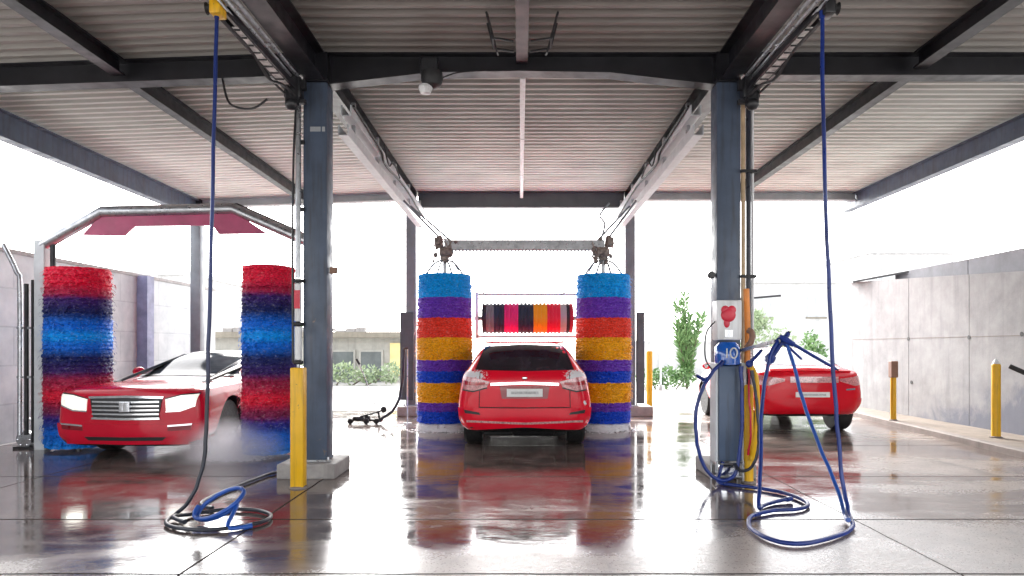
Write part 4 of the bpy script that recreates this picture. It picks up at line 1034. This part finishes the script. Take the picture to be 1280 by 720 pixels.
# --- left car: tall sedan facing the street with lit headlight
pl_ = m_paint('red_car_paint_with_foam', (.60, .006, .03), (7, .70, [((-.9, 3.15, .55), (.4, .62, .45)), ((-.9, 2.4, .55), (.35, .7, .5)), ((.9, 3.1, .6), (.35, .7, .42)), ((0, 3.6, .91), (.85, .5, .14)), ((0, 2.0, 1.32), (1.3, 1.5, .3))]))
sed = [(0.00, .36, .64, .74, .60, .68, .90, .50, .95),
       (0.12, .28, .76, .84, .60, .80, .93, .62, .99),
       (0.60, .26, .82, .90, .60, .86, .95, .66, 1.00),
       (1.20, .25, .82, .91, .60, .87, .94, .60, 1.22),
       (1.65, .25, .82, .91, .60, .87, .93, .60, 1.305),
       (2.30, .25, .82, .91, .60, .87, .92, .60, 1.315),
       (2.70, .25, .82, .91, .60, .87, .91, .595, 1.275),
       (3.38, .25, .82, .91, .60, .87, .885, .70, .94),
       (3.80, .22, .82, .91, .60, .87, .87, .71, .915),
       (4.45, .18, .84, .91, .58, .87, .845, .72, .895),
       (4.66, .15, .85, .90, .54, .86, .825, .72, .875),
       (4.74, .16, .82, .875, .50, .83, .79, .68, .835)]
c = Car('large red saloon with lit headlights facing the street in the left bay', (-4.56, 12.95, .004), R(180-2), sed, (.95, 3.92), .34, pl_)
G = MT['trim']
c.patch('grille', G, [(-.40, .515), (0, .505), (.40, .515)], [(-.44, .735), (0, .745), (.44, .735)], 'f', nu=16, off=.012)
for k in range(4):
    z = .545+.048*k; c.patch('grille_bar', MT['chrome'], [(-.41, z), (0, z-.006), (.41, z)], [(-.41, z+.02), (0, z+.014), (.41, z+.02)], 'f', nu=12, nv=1, off=.022)
c.patch('grille_surround', MT['chrome'], [(-.45, .735), (0, .745), (.45, .735)], [(-.46, .76), (0, .77), (.46, .76)], 'f', nu=12, nv=1, off=.02)
c.patch('grille_surround', MT['chrome'], [(-.42, .49), (0, .48), (.42, .49)], [(-.41, .515), (0, .505), (.41, .515)], 'f', nu=12, nv=1, off=.02)
bd = MB(); l, n_ = c.hit(0, .64, 'f')
bd.box((l.x, l.y+.035, l.z), (.13, .02, .13), bevel=.008); bd.box((l.x-.03, l.y+.048, l.z), (.02, .012, .09)); bd.box((l.x+.03, l.y+.048, l.z), (.02, .012, .09)); bd.box((l.x, l.y+.048, l.z+.02), (.09, .012, .018)); bd.build('badge', MT['chrome'], c.t)
c.sym('headlight', MT['lamp_glow'], [(.49, .59), (.66, .60), (.82, .66)], [(.48, .73), (.66, .775), (.84, .79)], 'f', nu=12, off=.012)
c.sym('headlight_bulb', MT['lamp_lit'], [(.53, .63), (.66, .645), (.74, .68)], [(.53, .70), (.66, .73), (.745, .74)], 'f', nu=10, nv=4, off=.018)
c.sym('lamp_rim', MT['trim'], [(.475, .73), (.66, .775), (.845, .79)], [(.475, .74), (.66, .787), (.845, .802)], 'f', nu=10, nv=1, off=.014)
c.sym('lamp_rim', MT['chrome'], [(.48, .575), (.66, .585), (.82, .645)], [(.49, .59), (.66, .60), (.82, .66)], 'f', nu=10, nv=1, off=.012)
c.patch('bumper', pl_, [(-.82, .16), (0, .15), (.82, .16)], [(-.86, .44), (0, .43), (.86, .44)], 'f', nu=18, nv=6, off=.03)
c.patch('air_intake', G, [(-.45, .245), (0, .24), (.45, .245)], [(-.50, .285), (0, .28), (.50, .285)], 'f', nu=14, nv=2, off=.036)
c.sym('fog_trim', MT['chrome'], [(.52, .405), (.79, .425)], [(.52, .425), (.80, .445)], 'f', nu=8, nv=1, off=.038)
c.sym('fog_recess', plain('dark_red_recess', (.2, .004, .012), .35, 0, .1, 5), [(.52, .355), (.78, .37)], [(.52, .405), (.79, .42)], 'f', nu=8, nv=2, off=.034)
c.patch('windscreen', MT['glass_front'], [(-.74, .965), (0, .98), (.74, .965)], [(-.58, 1.245), (0, 1.265), (.58, 1.245)], 'f', nu=16, nv=8)
c.sym('side_window', MT['glass'], [(1.15, .99), (2.1, .97), (3.12, .95)], [(1.5, 1.23), (2.1, 1.25), (2.62, 1.22)], 'x+', nu=16)
c.sym('door_pillar', pl_, [(2.02, .965), (2.10, .965)], [(2.04, 1.26), (2.10, 1.26)], 'x+', nu=2, off=.011)
c.patch('screen_frame', MT['trim'], [(-.78, .945), (0, .96), (.78, .945)], [(-.76, .967), (0, .982), (.76, .967)], 'f', nu=16, nv=1, off=.010)
c.sym('screen_frame', MT['trim'], [(.735, .96), (.765, .96)], [(.575, 1.25), (.60, 1.25)], 'f', nu=1, nv=8, off=.010)
c.patch('screen_frame', MT['trim'], [(-.60, 1.243), (0, 1.263), (.60, 1.243)], [(-.60, 1.255), (0, 1.275), (.60, 1.255)], 'f', nu=12, nv=1, off=.010)
c.sym('door_handle', MT['chrome'], [(1.75, .83), (1.95, .83)], [(1.75, .855), (1.95, .855)], 'x+', nu=5, nv=2, off=.022)
c.sym('door_seam', MT['trim'], [(3.06, .32), (3.07, .32)], [(3.10, .91), (3.11, .91)], 'x+', nu=1, nv=8, off=.002)
c.sym('bonnet_seam', MT['under'], [(.74, 4.45), (.746, 4.45)], [(.745, 3.45), (.751, 3.45)], 't', nu=1, nv=12, off=.002) if False else None
c.sym('sill', MT['trim'], [(1.38, .27), (3.3, .27)], [(1.38, .34), (3.3, .34)], 'x+', nu=14, nv=2, off=.006)
c.sym('tail_light', MT['lamp_red'], [(.5, .74), (.75, .74)], [(.5, .88), (.75, .9)], 'r', nu=6)
c.mirror(2.95, 1.0, .86)
MB().bar((-.35, 3.28, 1.005), (.25, 3.14, 1.065), .016, .012).build('wiper', MT['trim'], c.t)

# --- right car: low coupe-like hatch seen from behind
pr_ = m_paint('red_car_paint', (.74, .005, .02), (18, .80, [((-.86, 3.2, .8), (.35, .9, .35))]))
cou = [(0.00, .36, .62, .74, .62, .66, .93, .48, .98),
       (0.10, .29, .74, .84, .62, .79, .96, .60, 1.02),
       (0.38, .26, .79, .88, .62, .83, .97, .62, 1.06),
       (0.85, .25, .80, .88, .60, .84, .96, .58, 1.26),
       (1.30, .24, .80, .88, .60, .84, .95, .57, 1.36),
       (2.00, .24, .80, .88, .60, .84, .94, .57, 1.375),
       (2.45, .24, .80, .88, .60, .84, .93, .56, 1.30),
       (3.10, .24, .80, .88, .60, .83, .91, .64, .98),
       (3.40, .25, .80, .88, .60, .82, .88, .62, .92),
       (3.90, .27, .76, .84, .58, .74, .76, .55, .80),
       (4.15, .32, .64, .72, .55, .62, .66, .45, .69)]
c = Car('red hatchback seen from behind, partly hidden by the vacuum unit in the right bay', (4.52, 10.55, .004), R(-1), cou, (.72, 3.25), .33, pr_)
c.patch('rear_window', MT['glass_wet'], [(-.62, 1.075), (0, 1.07), (.62, 1.075)], [(-.52, 1.31), (0, 1.335), (.52, 1.31)], 'r', nu=14, nv=8)
c.sym('tail_light', MT['lamp_clear'], [(.42, .83), (.66, .76), (.815, .78)], [(.42, .87), (.66, .90), (.80, .93)], 'r', nu=10)
c.patch('light_bar', MT['lamp_pink'], [(-.34, .81), (.40, .81)], [(-.34, .90), (.40, .90)], 'r', nu=10, off=.010)
p = c.patch('number_plate', MT['plate'], [(-.26, .585), (.26, .585)], [(-.26, .665), (.26, .665)], 'r', nu=6, off=.018)
c.patch('plate_lettering', MT['smear'], [(-.2, .61), (.2, .61)], [(-.2, .64), (.2, .64)], 'r', nu=4, nv=1, off=.0205, parent=p)
c.patch('bumper', pr_, [(-.78, .33), (0, .34), (.78, .33)], [(-.84, .56), (0, .555), (.84, .56)], 'r', nu=18, nv=6, off=.022)
c.patch('boot_edge', pr_, [(-.62, .965), (0, .975), (.62, .965)], [(-.60, .995), (0, 1.01), (.60, .995)], 'r', nu=14, nv=2, off=.03)
c.patch('valance', MT['trim'], [(-.68, .255), (0, .25), (.68, .255)], [(-.76, .345), (0, .35), (.76, .345)], 'r', nu=14, nv=3, off=.016)
c.patch('badge', MT['chrome'], [(.52, .69), (.66, .70)], [(.52, .715), (.66, .725)], 'r', nu=5, nv=1, off=.012)
c.sym('side_window', MT['glass_wet'], [(.95, 1.03), (1.7, 1.0), (2.75, .97)], [(1.15, 1.25), (1.7, 1.30), (2.25, 1.27)], 'x+', nu=14)
c.patch('windscreen', MT['glass'], [(-.66, 1.0), (.66, 1.0)], [(-.54, 1.28), (.54, 1.28)], 'f', nu=12)
c.mirror(2.6, 1.0)

# ------------------------------------------------------------------ walls
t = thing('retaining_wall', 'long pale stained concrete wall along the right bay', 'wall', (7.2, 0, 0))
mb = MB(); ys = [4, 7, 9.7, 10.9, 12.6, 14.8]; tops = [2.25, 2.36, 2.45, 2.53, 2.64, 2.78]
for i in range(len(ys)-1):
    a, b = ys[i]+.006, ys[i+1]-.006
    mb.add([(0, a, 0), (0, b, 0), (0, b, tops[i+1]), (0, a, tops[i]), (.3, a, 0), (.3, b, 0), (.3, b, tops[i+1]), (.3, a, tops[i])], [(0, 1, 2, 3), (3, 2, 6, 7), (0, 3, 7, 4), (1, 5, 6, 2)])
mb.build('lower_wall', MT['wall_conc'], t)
mb = MB(); mb.span(.012, .29, 4, 14.75, 0, 2.2); mb.build('joint_backing', MT['kerb'], t)
mb = MB()
for (a, b) in ((4, 8.4), (8.42, 11.38), (11.4, 13.6)): mb.span(.304, .55, a, b, 0, 2.84)
mb.build('upper_wall', MT['wall_dark'], t)
mb = MB()
for (y, z) in ((12.6, 1.52), (10.9, 1.52), (12.5, .72), (9.75, 1.55)): mb.lathe([(.035, -.008), (.03, .002)], 12, (0, y, z), 'X')
islands(mb, 'tie_hole', MT['black'], t)
mb = MB(); mb.span(-.004, .0, 4, 14.7, 1.525, 1.535); mb.build('pour_line', MT['kerb'], t)
tag(MB().add([(7.0, 14.3, 2.76), (7.6, 12.9, 2.86), (7.75, 13.1, 2.98), (7.2, 14.9, 2.90), (7.0, 14.3, 2.72), (7.6, 12.9, 2.82), (7.75, 13.1, 2.86), (7.2, 14.9, 2.78)], [(0, 1, 2, 3), (4, 5, 6, 7), (0, 1, 5, 4), (3, 0, 4, 7)]).build('roof_scrap', MT['steel_dark']), 'dark sheet of scrap roofing lying on the end of the right wall', 'sheet')
t = thing('hose_reel_arm', 'black nozzle poking out of the stained right wall', 'nozzle', (7.2, 9.55, .95))
MB().tube([(0.02, 0, .02), (-.12, -.05, .04), (-.25, .1, .14)], .035, 8).build('arm', MT['black'], t); MB().lathe([(.06, -.02), (.06, .012)], 12, axis='X').build('flange', MT['galv'], t)

t = thing('block_wall', 'blue grey block wall along the left bay behind the arch', 'wall', (-7.26, 0, 0))
MB().span(-.2, 0, 4, 16.2, 0, 2.70).build('wall', MT['block'], t)
MB().span(-.22, .02, 4, 16.2, 2.702, 2.76).build('coping', MT['footing'], t)
mb = MB()
for y in (13.0,): mb.span(.003, .2, y-.12, y+.12, 0, 2.72)
mb.build('pier', plain('blue_pier_paint', (.22, .24, .38), .5), t)

# ------------------------------------------------------------------ mobile washer on the apron, left of the brushes
t = thing('washer_trolley', 'small black wheeled floor washer lying on the bright apron left of the striped brushes', 'floor washer', (-2.74, 12.1, .004))
for sx in (-.26, .02, .20): MB().lathe([(.02, -.02), (.05, -.02), (.05, .02), (.02, .02)], 14, (sx, -.07, .05), 'Y').build('wheel', MT['tyre'], t)
mb = MB().tube([(-.30, 0, .07), (.0, 0, .06), (.24, 0, .07)], .022, 8); mb.tube([(-.28, .08, .07), (.2, .08, .06)], .018, 8); mb.tube([(-.12, .0, .12), (.08, .0, .17), (.30, .02, .24)], .016, 8); mb.tube([(.24, 0, .07), (.22, 0, .20)], .018, 8); mb.build('frame', MT['black'], t, smooth=True)
mb = MB().box((-.14, .03, .09), (.20, .12, .09), bevel=.03); mb.lathe([(.03, -.05), (.045, -.04), (.045, .04), (.03, .05)], 12, (.02, .03, .10), 'X'); mb.build('motor', MT['blackplastic'], t, smooth=True)
MB().lathe([(.03, -.02), (.055, -.015), (.055, .015), (.03, .02)], 14, (.31, .02, .25), 'Y').build('handwheel', MT['black'], t, smooth=True)
hose('suction_hose', [(-2.50, 12.1, .05), (-2.42, 12.1, .12), (-2.28, 12.1, .22), (-2.16, 12.1, .42), (-2.10, 12.1, .75), (-2.08, 12.1, 1.05), (-2.07, 12.1, 1.32)], .027, MT['hose_dark'], 'black hose rising in a curve from the small floor washer')
t = thing('hose_post', 'thin grey post holding up the floor washer hose', 'post', (-2.01, 12.14, .004)); MB().tube([(0, 0, 0), (0, 0, 1.35)], .012, 8).build('pole', MT['galv'], t); MB().lathe([(.08, 0), (.08, .015)], 12).build('foot', MT['galv'], t); MB().bar((0, -.0, 1.34), (-.06, -.04, 1.34), .06, .03).build('clip', MT['black'], t)
t = thing('wash_lance', 'thin lance leaning on the small floor washer', 'lance', (-2.6, 12.2, .2)); MB().tube([(.05, 0, .0), (-.3, .1, .85)], .01, 8).build('tube', MT['galv'], t); MB().tube([(-.3, .1, .85), (-.36, .1, .95)], .02, 8).build('grip', MT['black'], t)

# ------------------------------------------------------------------ background buildings
WN = m_concrete('shadowed_opening', (.17, .19, .19), .2)
WN2 = m_concrete('hazed_far_window', (.50, .52, .53), .1)  # window tone lifted pale to stand for distance haze
t = thing('service_building', 'pale low building with two wide shutters behind the left side of the middle bay', 'building', (-9.0, 27.0, 0))
mb = MB().span(-4.2, 5.3, 0, 6, 0, 1.75); mb.build('wall', MT['pale_build'], t)
MB().span(-4.5, 5.6, -.6, 6.4, 1.752, 1.98).build('roof', MT['ledge'], t)
for (a, b) in ((-1.45, -.0), (1.35, 2.4), (2.7, 3.5), (-3.6, -1.9)):
    o = MB().span(a, b, -.06, -.003, -.0, 1.2).build('shutter', WN, t)
    mb = MB()
    for k in range(9): mb.span(a+.02, b-.02, -.075, -.062, .06+.125*k, .075+.125*k)
    mb.build('slat', WN, o)
    mb = MB().span(a-.08, a-.004, -.09, -.004, 0, 1.28); mb.span(b+.004, b+.08, -.09, -.004, 0, 1.28); mb.span(a-.004, b+.004, -.09, -.004, 1.203, 1.28); mb.build('frame', MT['pale_build'], o)
MB().span(3.85, 4.35, -.07, -.003, .25, 1.55).build('yellow_door', plain('faded_yellow', (.8, .66, .30), .5, 0, .1, 4), t)
mb = MB()
for k in range(14): mb.box((-3+k*.42, 1.0, 2.06+.05*math.sin(k*2.1)), (.36, .3, .16+.05*math.cos(k)))
mb.build('roof_vent', MT['footing'], t)
def building(name, lab, x0, x1, y0, y1, h, wins, m=MT['far_build'], roofm=MT['ledge']):
    cx = (x0+x1)/2; t = thing(name, lab, 'building', (cx, y0, 0)); w_ = (x1-x0)/2
    MB().span(-w_, w_, 0, y1-y0, 0, h).build('wall', m, t)
    MB().span(-w_-.2, w_+.2, -.2, y1-y0+.2, h+.002, h+.22).build('roof', MT['far_build'], t)
    for (wx, wz, ww, wh) in wins:
        o = MB().span(wx-ww/2, wx+ww/2, -.03, -.003, wz, wz+wh).build('window', WN2, t)
        MB().span(wx-ww/2-.06, wx+ww/2+.06, -.08, -.004, wz-.08, wz-.004).build('sill', MT['ledge'], o)
building('far_house', 'white house with small windows far behind the left car', -24, -17.5, 36, 44, 5.2, [(-2, 2.6, .9, 1.1), (0, 2.6, .9, 1.1), (2, 2.6, .9, 1.1)])
building('far_house', 'white two storey house far behind the right car', 11.2, 16.0, 34, 42, 4.6, [(-1.5, 2.9, .9, 1.0), (1.2, 2.9, .9, 1.0), (-1.5, .8, .9, 1.0)])
building('far_house', 'pale flat roofed block rising beyond the right concrete wall', 20.5, 25.5, 40, 50, 6.9, [(-1.6, 5.2, .8, 1.0), (.2, 5.2, .8, 1.0), (1.8, 5.2, .8, 1.0)])
t = thing('boundary_wall', 'low pale wall closing the yard behind the middle and right bays', 'wall', (0, 33, 0)); MB().span(4.6, 11.0, 0, .25, 0, 1.6).build('wall', MT['far_build'], t); MB().span(4.55, 11.05, -.05, .3, 1.602, 1.7).build('coping', MT['far_build'], t)
for (x, D, h, lab) in ((20.8, 39.5, 8.0, 'thin grey mast beside the far block over the right wall'), (-15.6, 29, 5.7, 'left thin pole behind the left bay wall'), (-14.2, 29, 5.9, 'right thin pole behind the left bay wall'), (4.0, 21.5, 2.6, 'left thin white pole behind the rear yellow post'), (4.45, 21.5, 2.6, 'right thin white pole behind the rear yellow post')):
    t = thing('pole', lab, 'pole', (x, D, 0)); r = .03 if x > 0 and D < 30 else (.06 if x > 0 else .17)
    MB().tube([(0, 0, 0), (0, 0, h)], [r, r*.6], 10).build('shaft', MT['steel_pale'], t); MB().lathe([(r*2.2, 0), (r*2, .1), (r, .2)], 10).build('foot', MT['footing'], t)

# ------------------------------------------------------------------ plants
def leafcloud(mb, c, rad, n, ln, wd, rnd, up=.3):
    for _ in range(n):
        while True:
            p = Vector((rnd.uniform(-1, 1), rnd.uniform(-1, 1), rnd.uniform(-1, 1)))
            if .25 < p.length < 1: break
        q = Vector((c[0]+p.x*rad[0], c[1]+p.y*rad[1], c[2]+p.z*rad[2]))
        d = Vector((rnd.uniform(-1, 1), rnd.uniform(-1, 1), rnd.uniform(-.6, 1)+up)).normalized(); s_ = d.orthogonal().normalized()
        s_ = Matrix.Rotation(rnd.uniform(0, 6.28), 3, d) @ s_
        L = ln*rnd.uniform(.6, 1.3); W = wd*rnd.uniform(.7, 1.2)
        mb.add([q, q+d*L*.5+s_*W, q+d*L, q+d*L*.5-s_*W], [(0, 1, 2, 3)])
rnd = random.Random(3)
t = thing('oleander', 'tall feathery green shrub behind the right side of the middle bay', 'shrub', (5.55, 22.6, 0))
stem = MB(); lv = MB()
for k in range(13):
    a = rnd.uniform(0, 6.28); tilt = rnd.uniform(.02, .23); H = rnd.uniform(1.7, 3.0) if k else 3.1
    dx, dy = math.cos(a)*tilt, math.sin(a)*tilt
    if k == 0: dx, dy = -.02, 0
    P = [Vector((dx*H*q**1.4+rnd.uniform(-.02, .02), dy*H*q**1.4, H*q)) for q in (0, .3, .6, .85, 1)]
    stem.tube(P, [.03, .025, .018, .012, .006], 6)
    for j in range(110):
        q = rnd.uniform(.12, 1.0); i = min(int(q*4), 3); b0 = P[i].lerp(P[i+1], q*4-i)
        aa = rnd.uniform(0, 6.28); d = Vector((math.cos(aa)*.6, math.sin(aa)*.6, rnd.uniform(.5, 1.1))).normalized(); s_ = d.cross(Vector((rnd.uniform(-1, 1), rnd.uniform(-1, 1), .2))).normalized()
        L = rnd.uniform(.28, .5); W = rnd.uniform(.022, .038)
        lv.add([b0, b0+d*L*.45+s_*W, b0+d*L-Vector((0, 0, .05)), b0+d*L*.45-s_*W], [(0, 1, 2, 3)])
stem.build('trunk', MT['bark'], t); lv.build('crown', MT['leaf'], t, fix=False)
def shrub(lab, loc, blobs, n, ln, wd, m, name='shrub', seed=1):
    r_ = random.Random(seed); t = thing(name, lab, 'shrub', loc); mb = MB(); st_ = MB()
    for (bx_, by_, bz_, rx, ry, rz_) in blobs:
        leafcloud(mb, (bx_, by_, bz_), (rx, ry, rz_), n, ln, wd, r_)
        st_.tube([(bx_*.6, by_, 0), (bx_, by_, bz_)], [.03, .012], 5)
    mb.build('crown', m, t, fix=False); st_.build('trunk', MT['bark'], t)
shrub('low clipped green bush at the foot of the tall feathery shrub', (4.75, 22.3, 0), [(-.5, 0, .32, .5, .4, .32), (.1, 0, .38, .55, .4, .36), (.65, .1, .36, .45, .4, .33)], 420, .12, .035, MT['leaf'], 'low_bush', 2)
shrub('low grey green bushes in front of the pale shutters', (-6.9, 24.5, 0), [(-1.2, 0, .4, .6, .4, .42), (-.4, .1, .5, .6, .4, .5), (.5, 0, .42, .6, .4, .4), (1.4, .1, .35, .5, .4, .35), (2.2, .1, .4, .4, .4, .4)], 300, .16, .04, MT['leaf_pale'], 'hedge', 4)
shrub('pale green bushy shrubs behind the right column', (9.0, 25.5, 0), [(-.7, 0, 1.0, .6, .6, .9), (.1, .2, 1.4, .7, .6, 1.3), (.9, .1, 1.1, .6, .6, 1.0), (-.1, .2, 2.3, .4, .4, .5)], 420, .2, .045, MT['leaf_pale'], 'shrub', 5)
shrub('small dark leafy shrub above the right car behind the hoses', (8.95, 21.0, 0), [(0, 0, 1.3, .28, .25, .55), (.25, 0, 1.0, .3, .25, .5)], 300, .16, .04, MT['leaf'], 'shrub', 6)
shrub('thin leaning green branch above the roof of the left car', (-6.1, 17.2, 0), [(0, 0, 1.2, .2, .2, .3), (.22, 0, 1.6, .16, .15, .28), (.38, 0, 1.85, .1, .1, .18)], 60, .2, .03, MT['leaf'], 'sapling', 8)
# thin gate frame behind the right car
t = thing('gate_barrier', 'dark lift gate with horizontal arm behind the right hoses', 'gate', (7.6, 24, 0))
MB().tube([(0, 0, 0), (0, 0, 3.1)], .05, 8).build('post', MT['steel_dark'], t); MB().tube([(-.2, 0, 3.05), (1.6, 0, 3.2)], .04, 8).build('arm', MT['steel_dark'], t); MB().box((-.05, 0, 2.7), (.3, .3, .5), bevel=.03).build('motor_box', MT['footing'], t)

# ------------------------------------------------------------------ suds and spray
def suds(lab, x, y, rx, ry, n, seed, z=.006):
    r_ = random.Random(seed); mb = MB()
    for _ in range(n):
        a = r_.uniform(0, 6.28); q = r_.random()**.6; s_ = r_.uniform(.012, .05)*(1.2-q)
        mb.ball((x+math.cos(a)*rx*q, y+math.sin(a)*ry*q, z), s_, seg=7, sq=(1.5, 1.3, .35))
    o = mb.build('foam', MT['foam'], smooth=True, fix=False); return tag(o, lab, 'foam', kind='stuff')
suds('white soap suds on the floor round the left striped brush', -1.25, 11.2, .62, .55, 260, 1)
suds('white soap suds on the floor round the right striped brush', 1.40, 11.2, .62, .55, 260, 2)
suds('white suds and splashed water on the floor by the left car front wheel', -3.45, 8.35, .45, .35, 240, 3)
# drifting mist thrown up beside that wheel
mm = bpy.data.materials.new('mist'); mm.use_nodes = True; nt = mm.node_tree; nt.nodes.clear()
out = nt.nodes.new('ShaderNodeOutputMaterial'); vs_ = nt.nodes.new('ShaderNodeVolumePrincipled'); nt.links.new(vs_.outputs[0], out.inputs['Volume'])
vs_.inputs['Color'].default_value = (.97, .97, 1, 1); vs_.inputs['Anisotropy'].default_value = .2
tc = nt.nodes.new('ShaderNodeTexCoord'); ln = nt.nodes.new('ShaderNodeVectorMath'); ln.operation = 'LENGTH'
dv = nt.nodes.new('ShaderNodeVectorMath'); dv.operation = 'DIVIDE'; dv.inputs[1].default_value = (.75, .5, .42)
nt.links.new(tc.outputs['Object'], dv.inputs[0]); nt.links.new(dv.outputs[0], ln.inputs[0])
fall = M2(nt, 'SUBTRACT', 1.0, ln.outputs['Value'], clamp=True)
nt.links.new(M2(nt, 'MULTIPLY', M2(nt, 'POWER', fall, 1.3), M2(nt, 'MULTIPLY', noise(nt, coord(nt), 3.0, 3), 13.0)), vs_.inputs['Density'])
mb = MB(); mb.ball((0, 0, 0), 1.0, seg=20, sq=(.75, .5, .42)); o = mb.build('mist', mm, smooth=True); o.location = (-3.5, 8.15, .12)
tag(o, 'pale mist drifting over the floor beside the left car front wheel', 'mist', kind='stuff')
# splash of droplets thrown from the left car's front wheel
r_ = random.Random(9); mb = MB()
for _ in range(700):
    d = r_.random()**1.7; a = r_.uniform(-.9, .9)
    mb.ball((-3.62+.55*d*math.cos(a)+r_.gauss(0, .03), 8.72-.75*d*abs(math.sin(a))-.1*d, .03+abs(r_.gauss(0, .16))*(1-d*.6)), r_.uniform(.002, .007), seg=5)
tag(mb.build('water_spray', MT['foam'], fix=False), 'fine white water spray beside the left car front wheel', 'spray', kind='stuff')
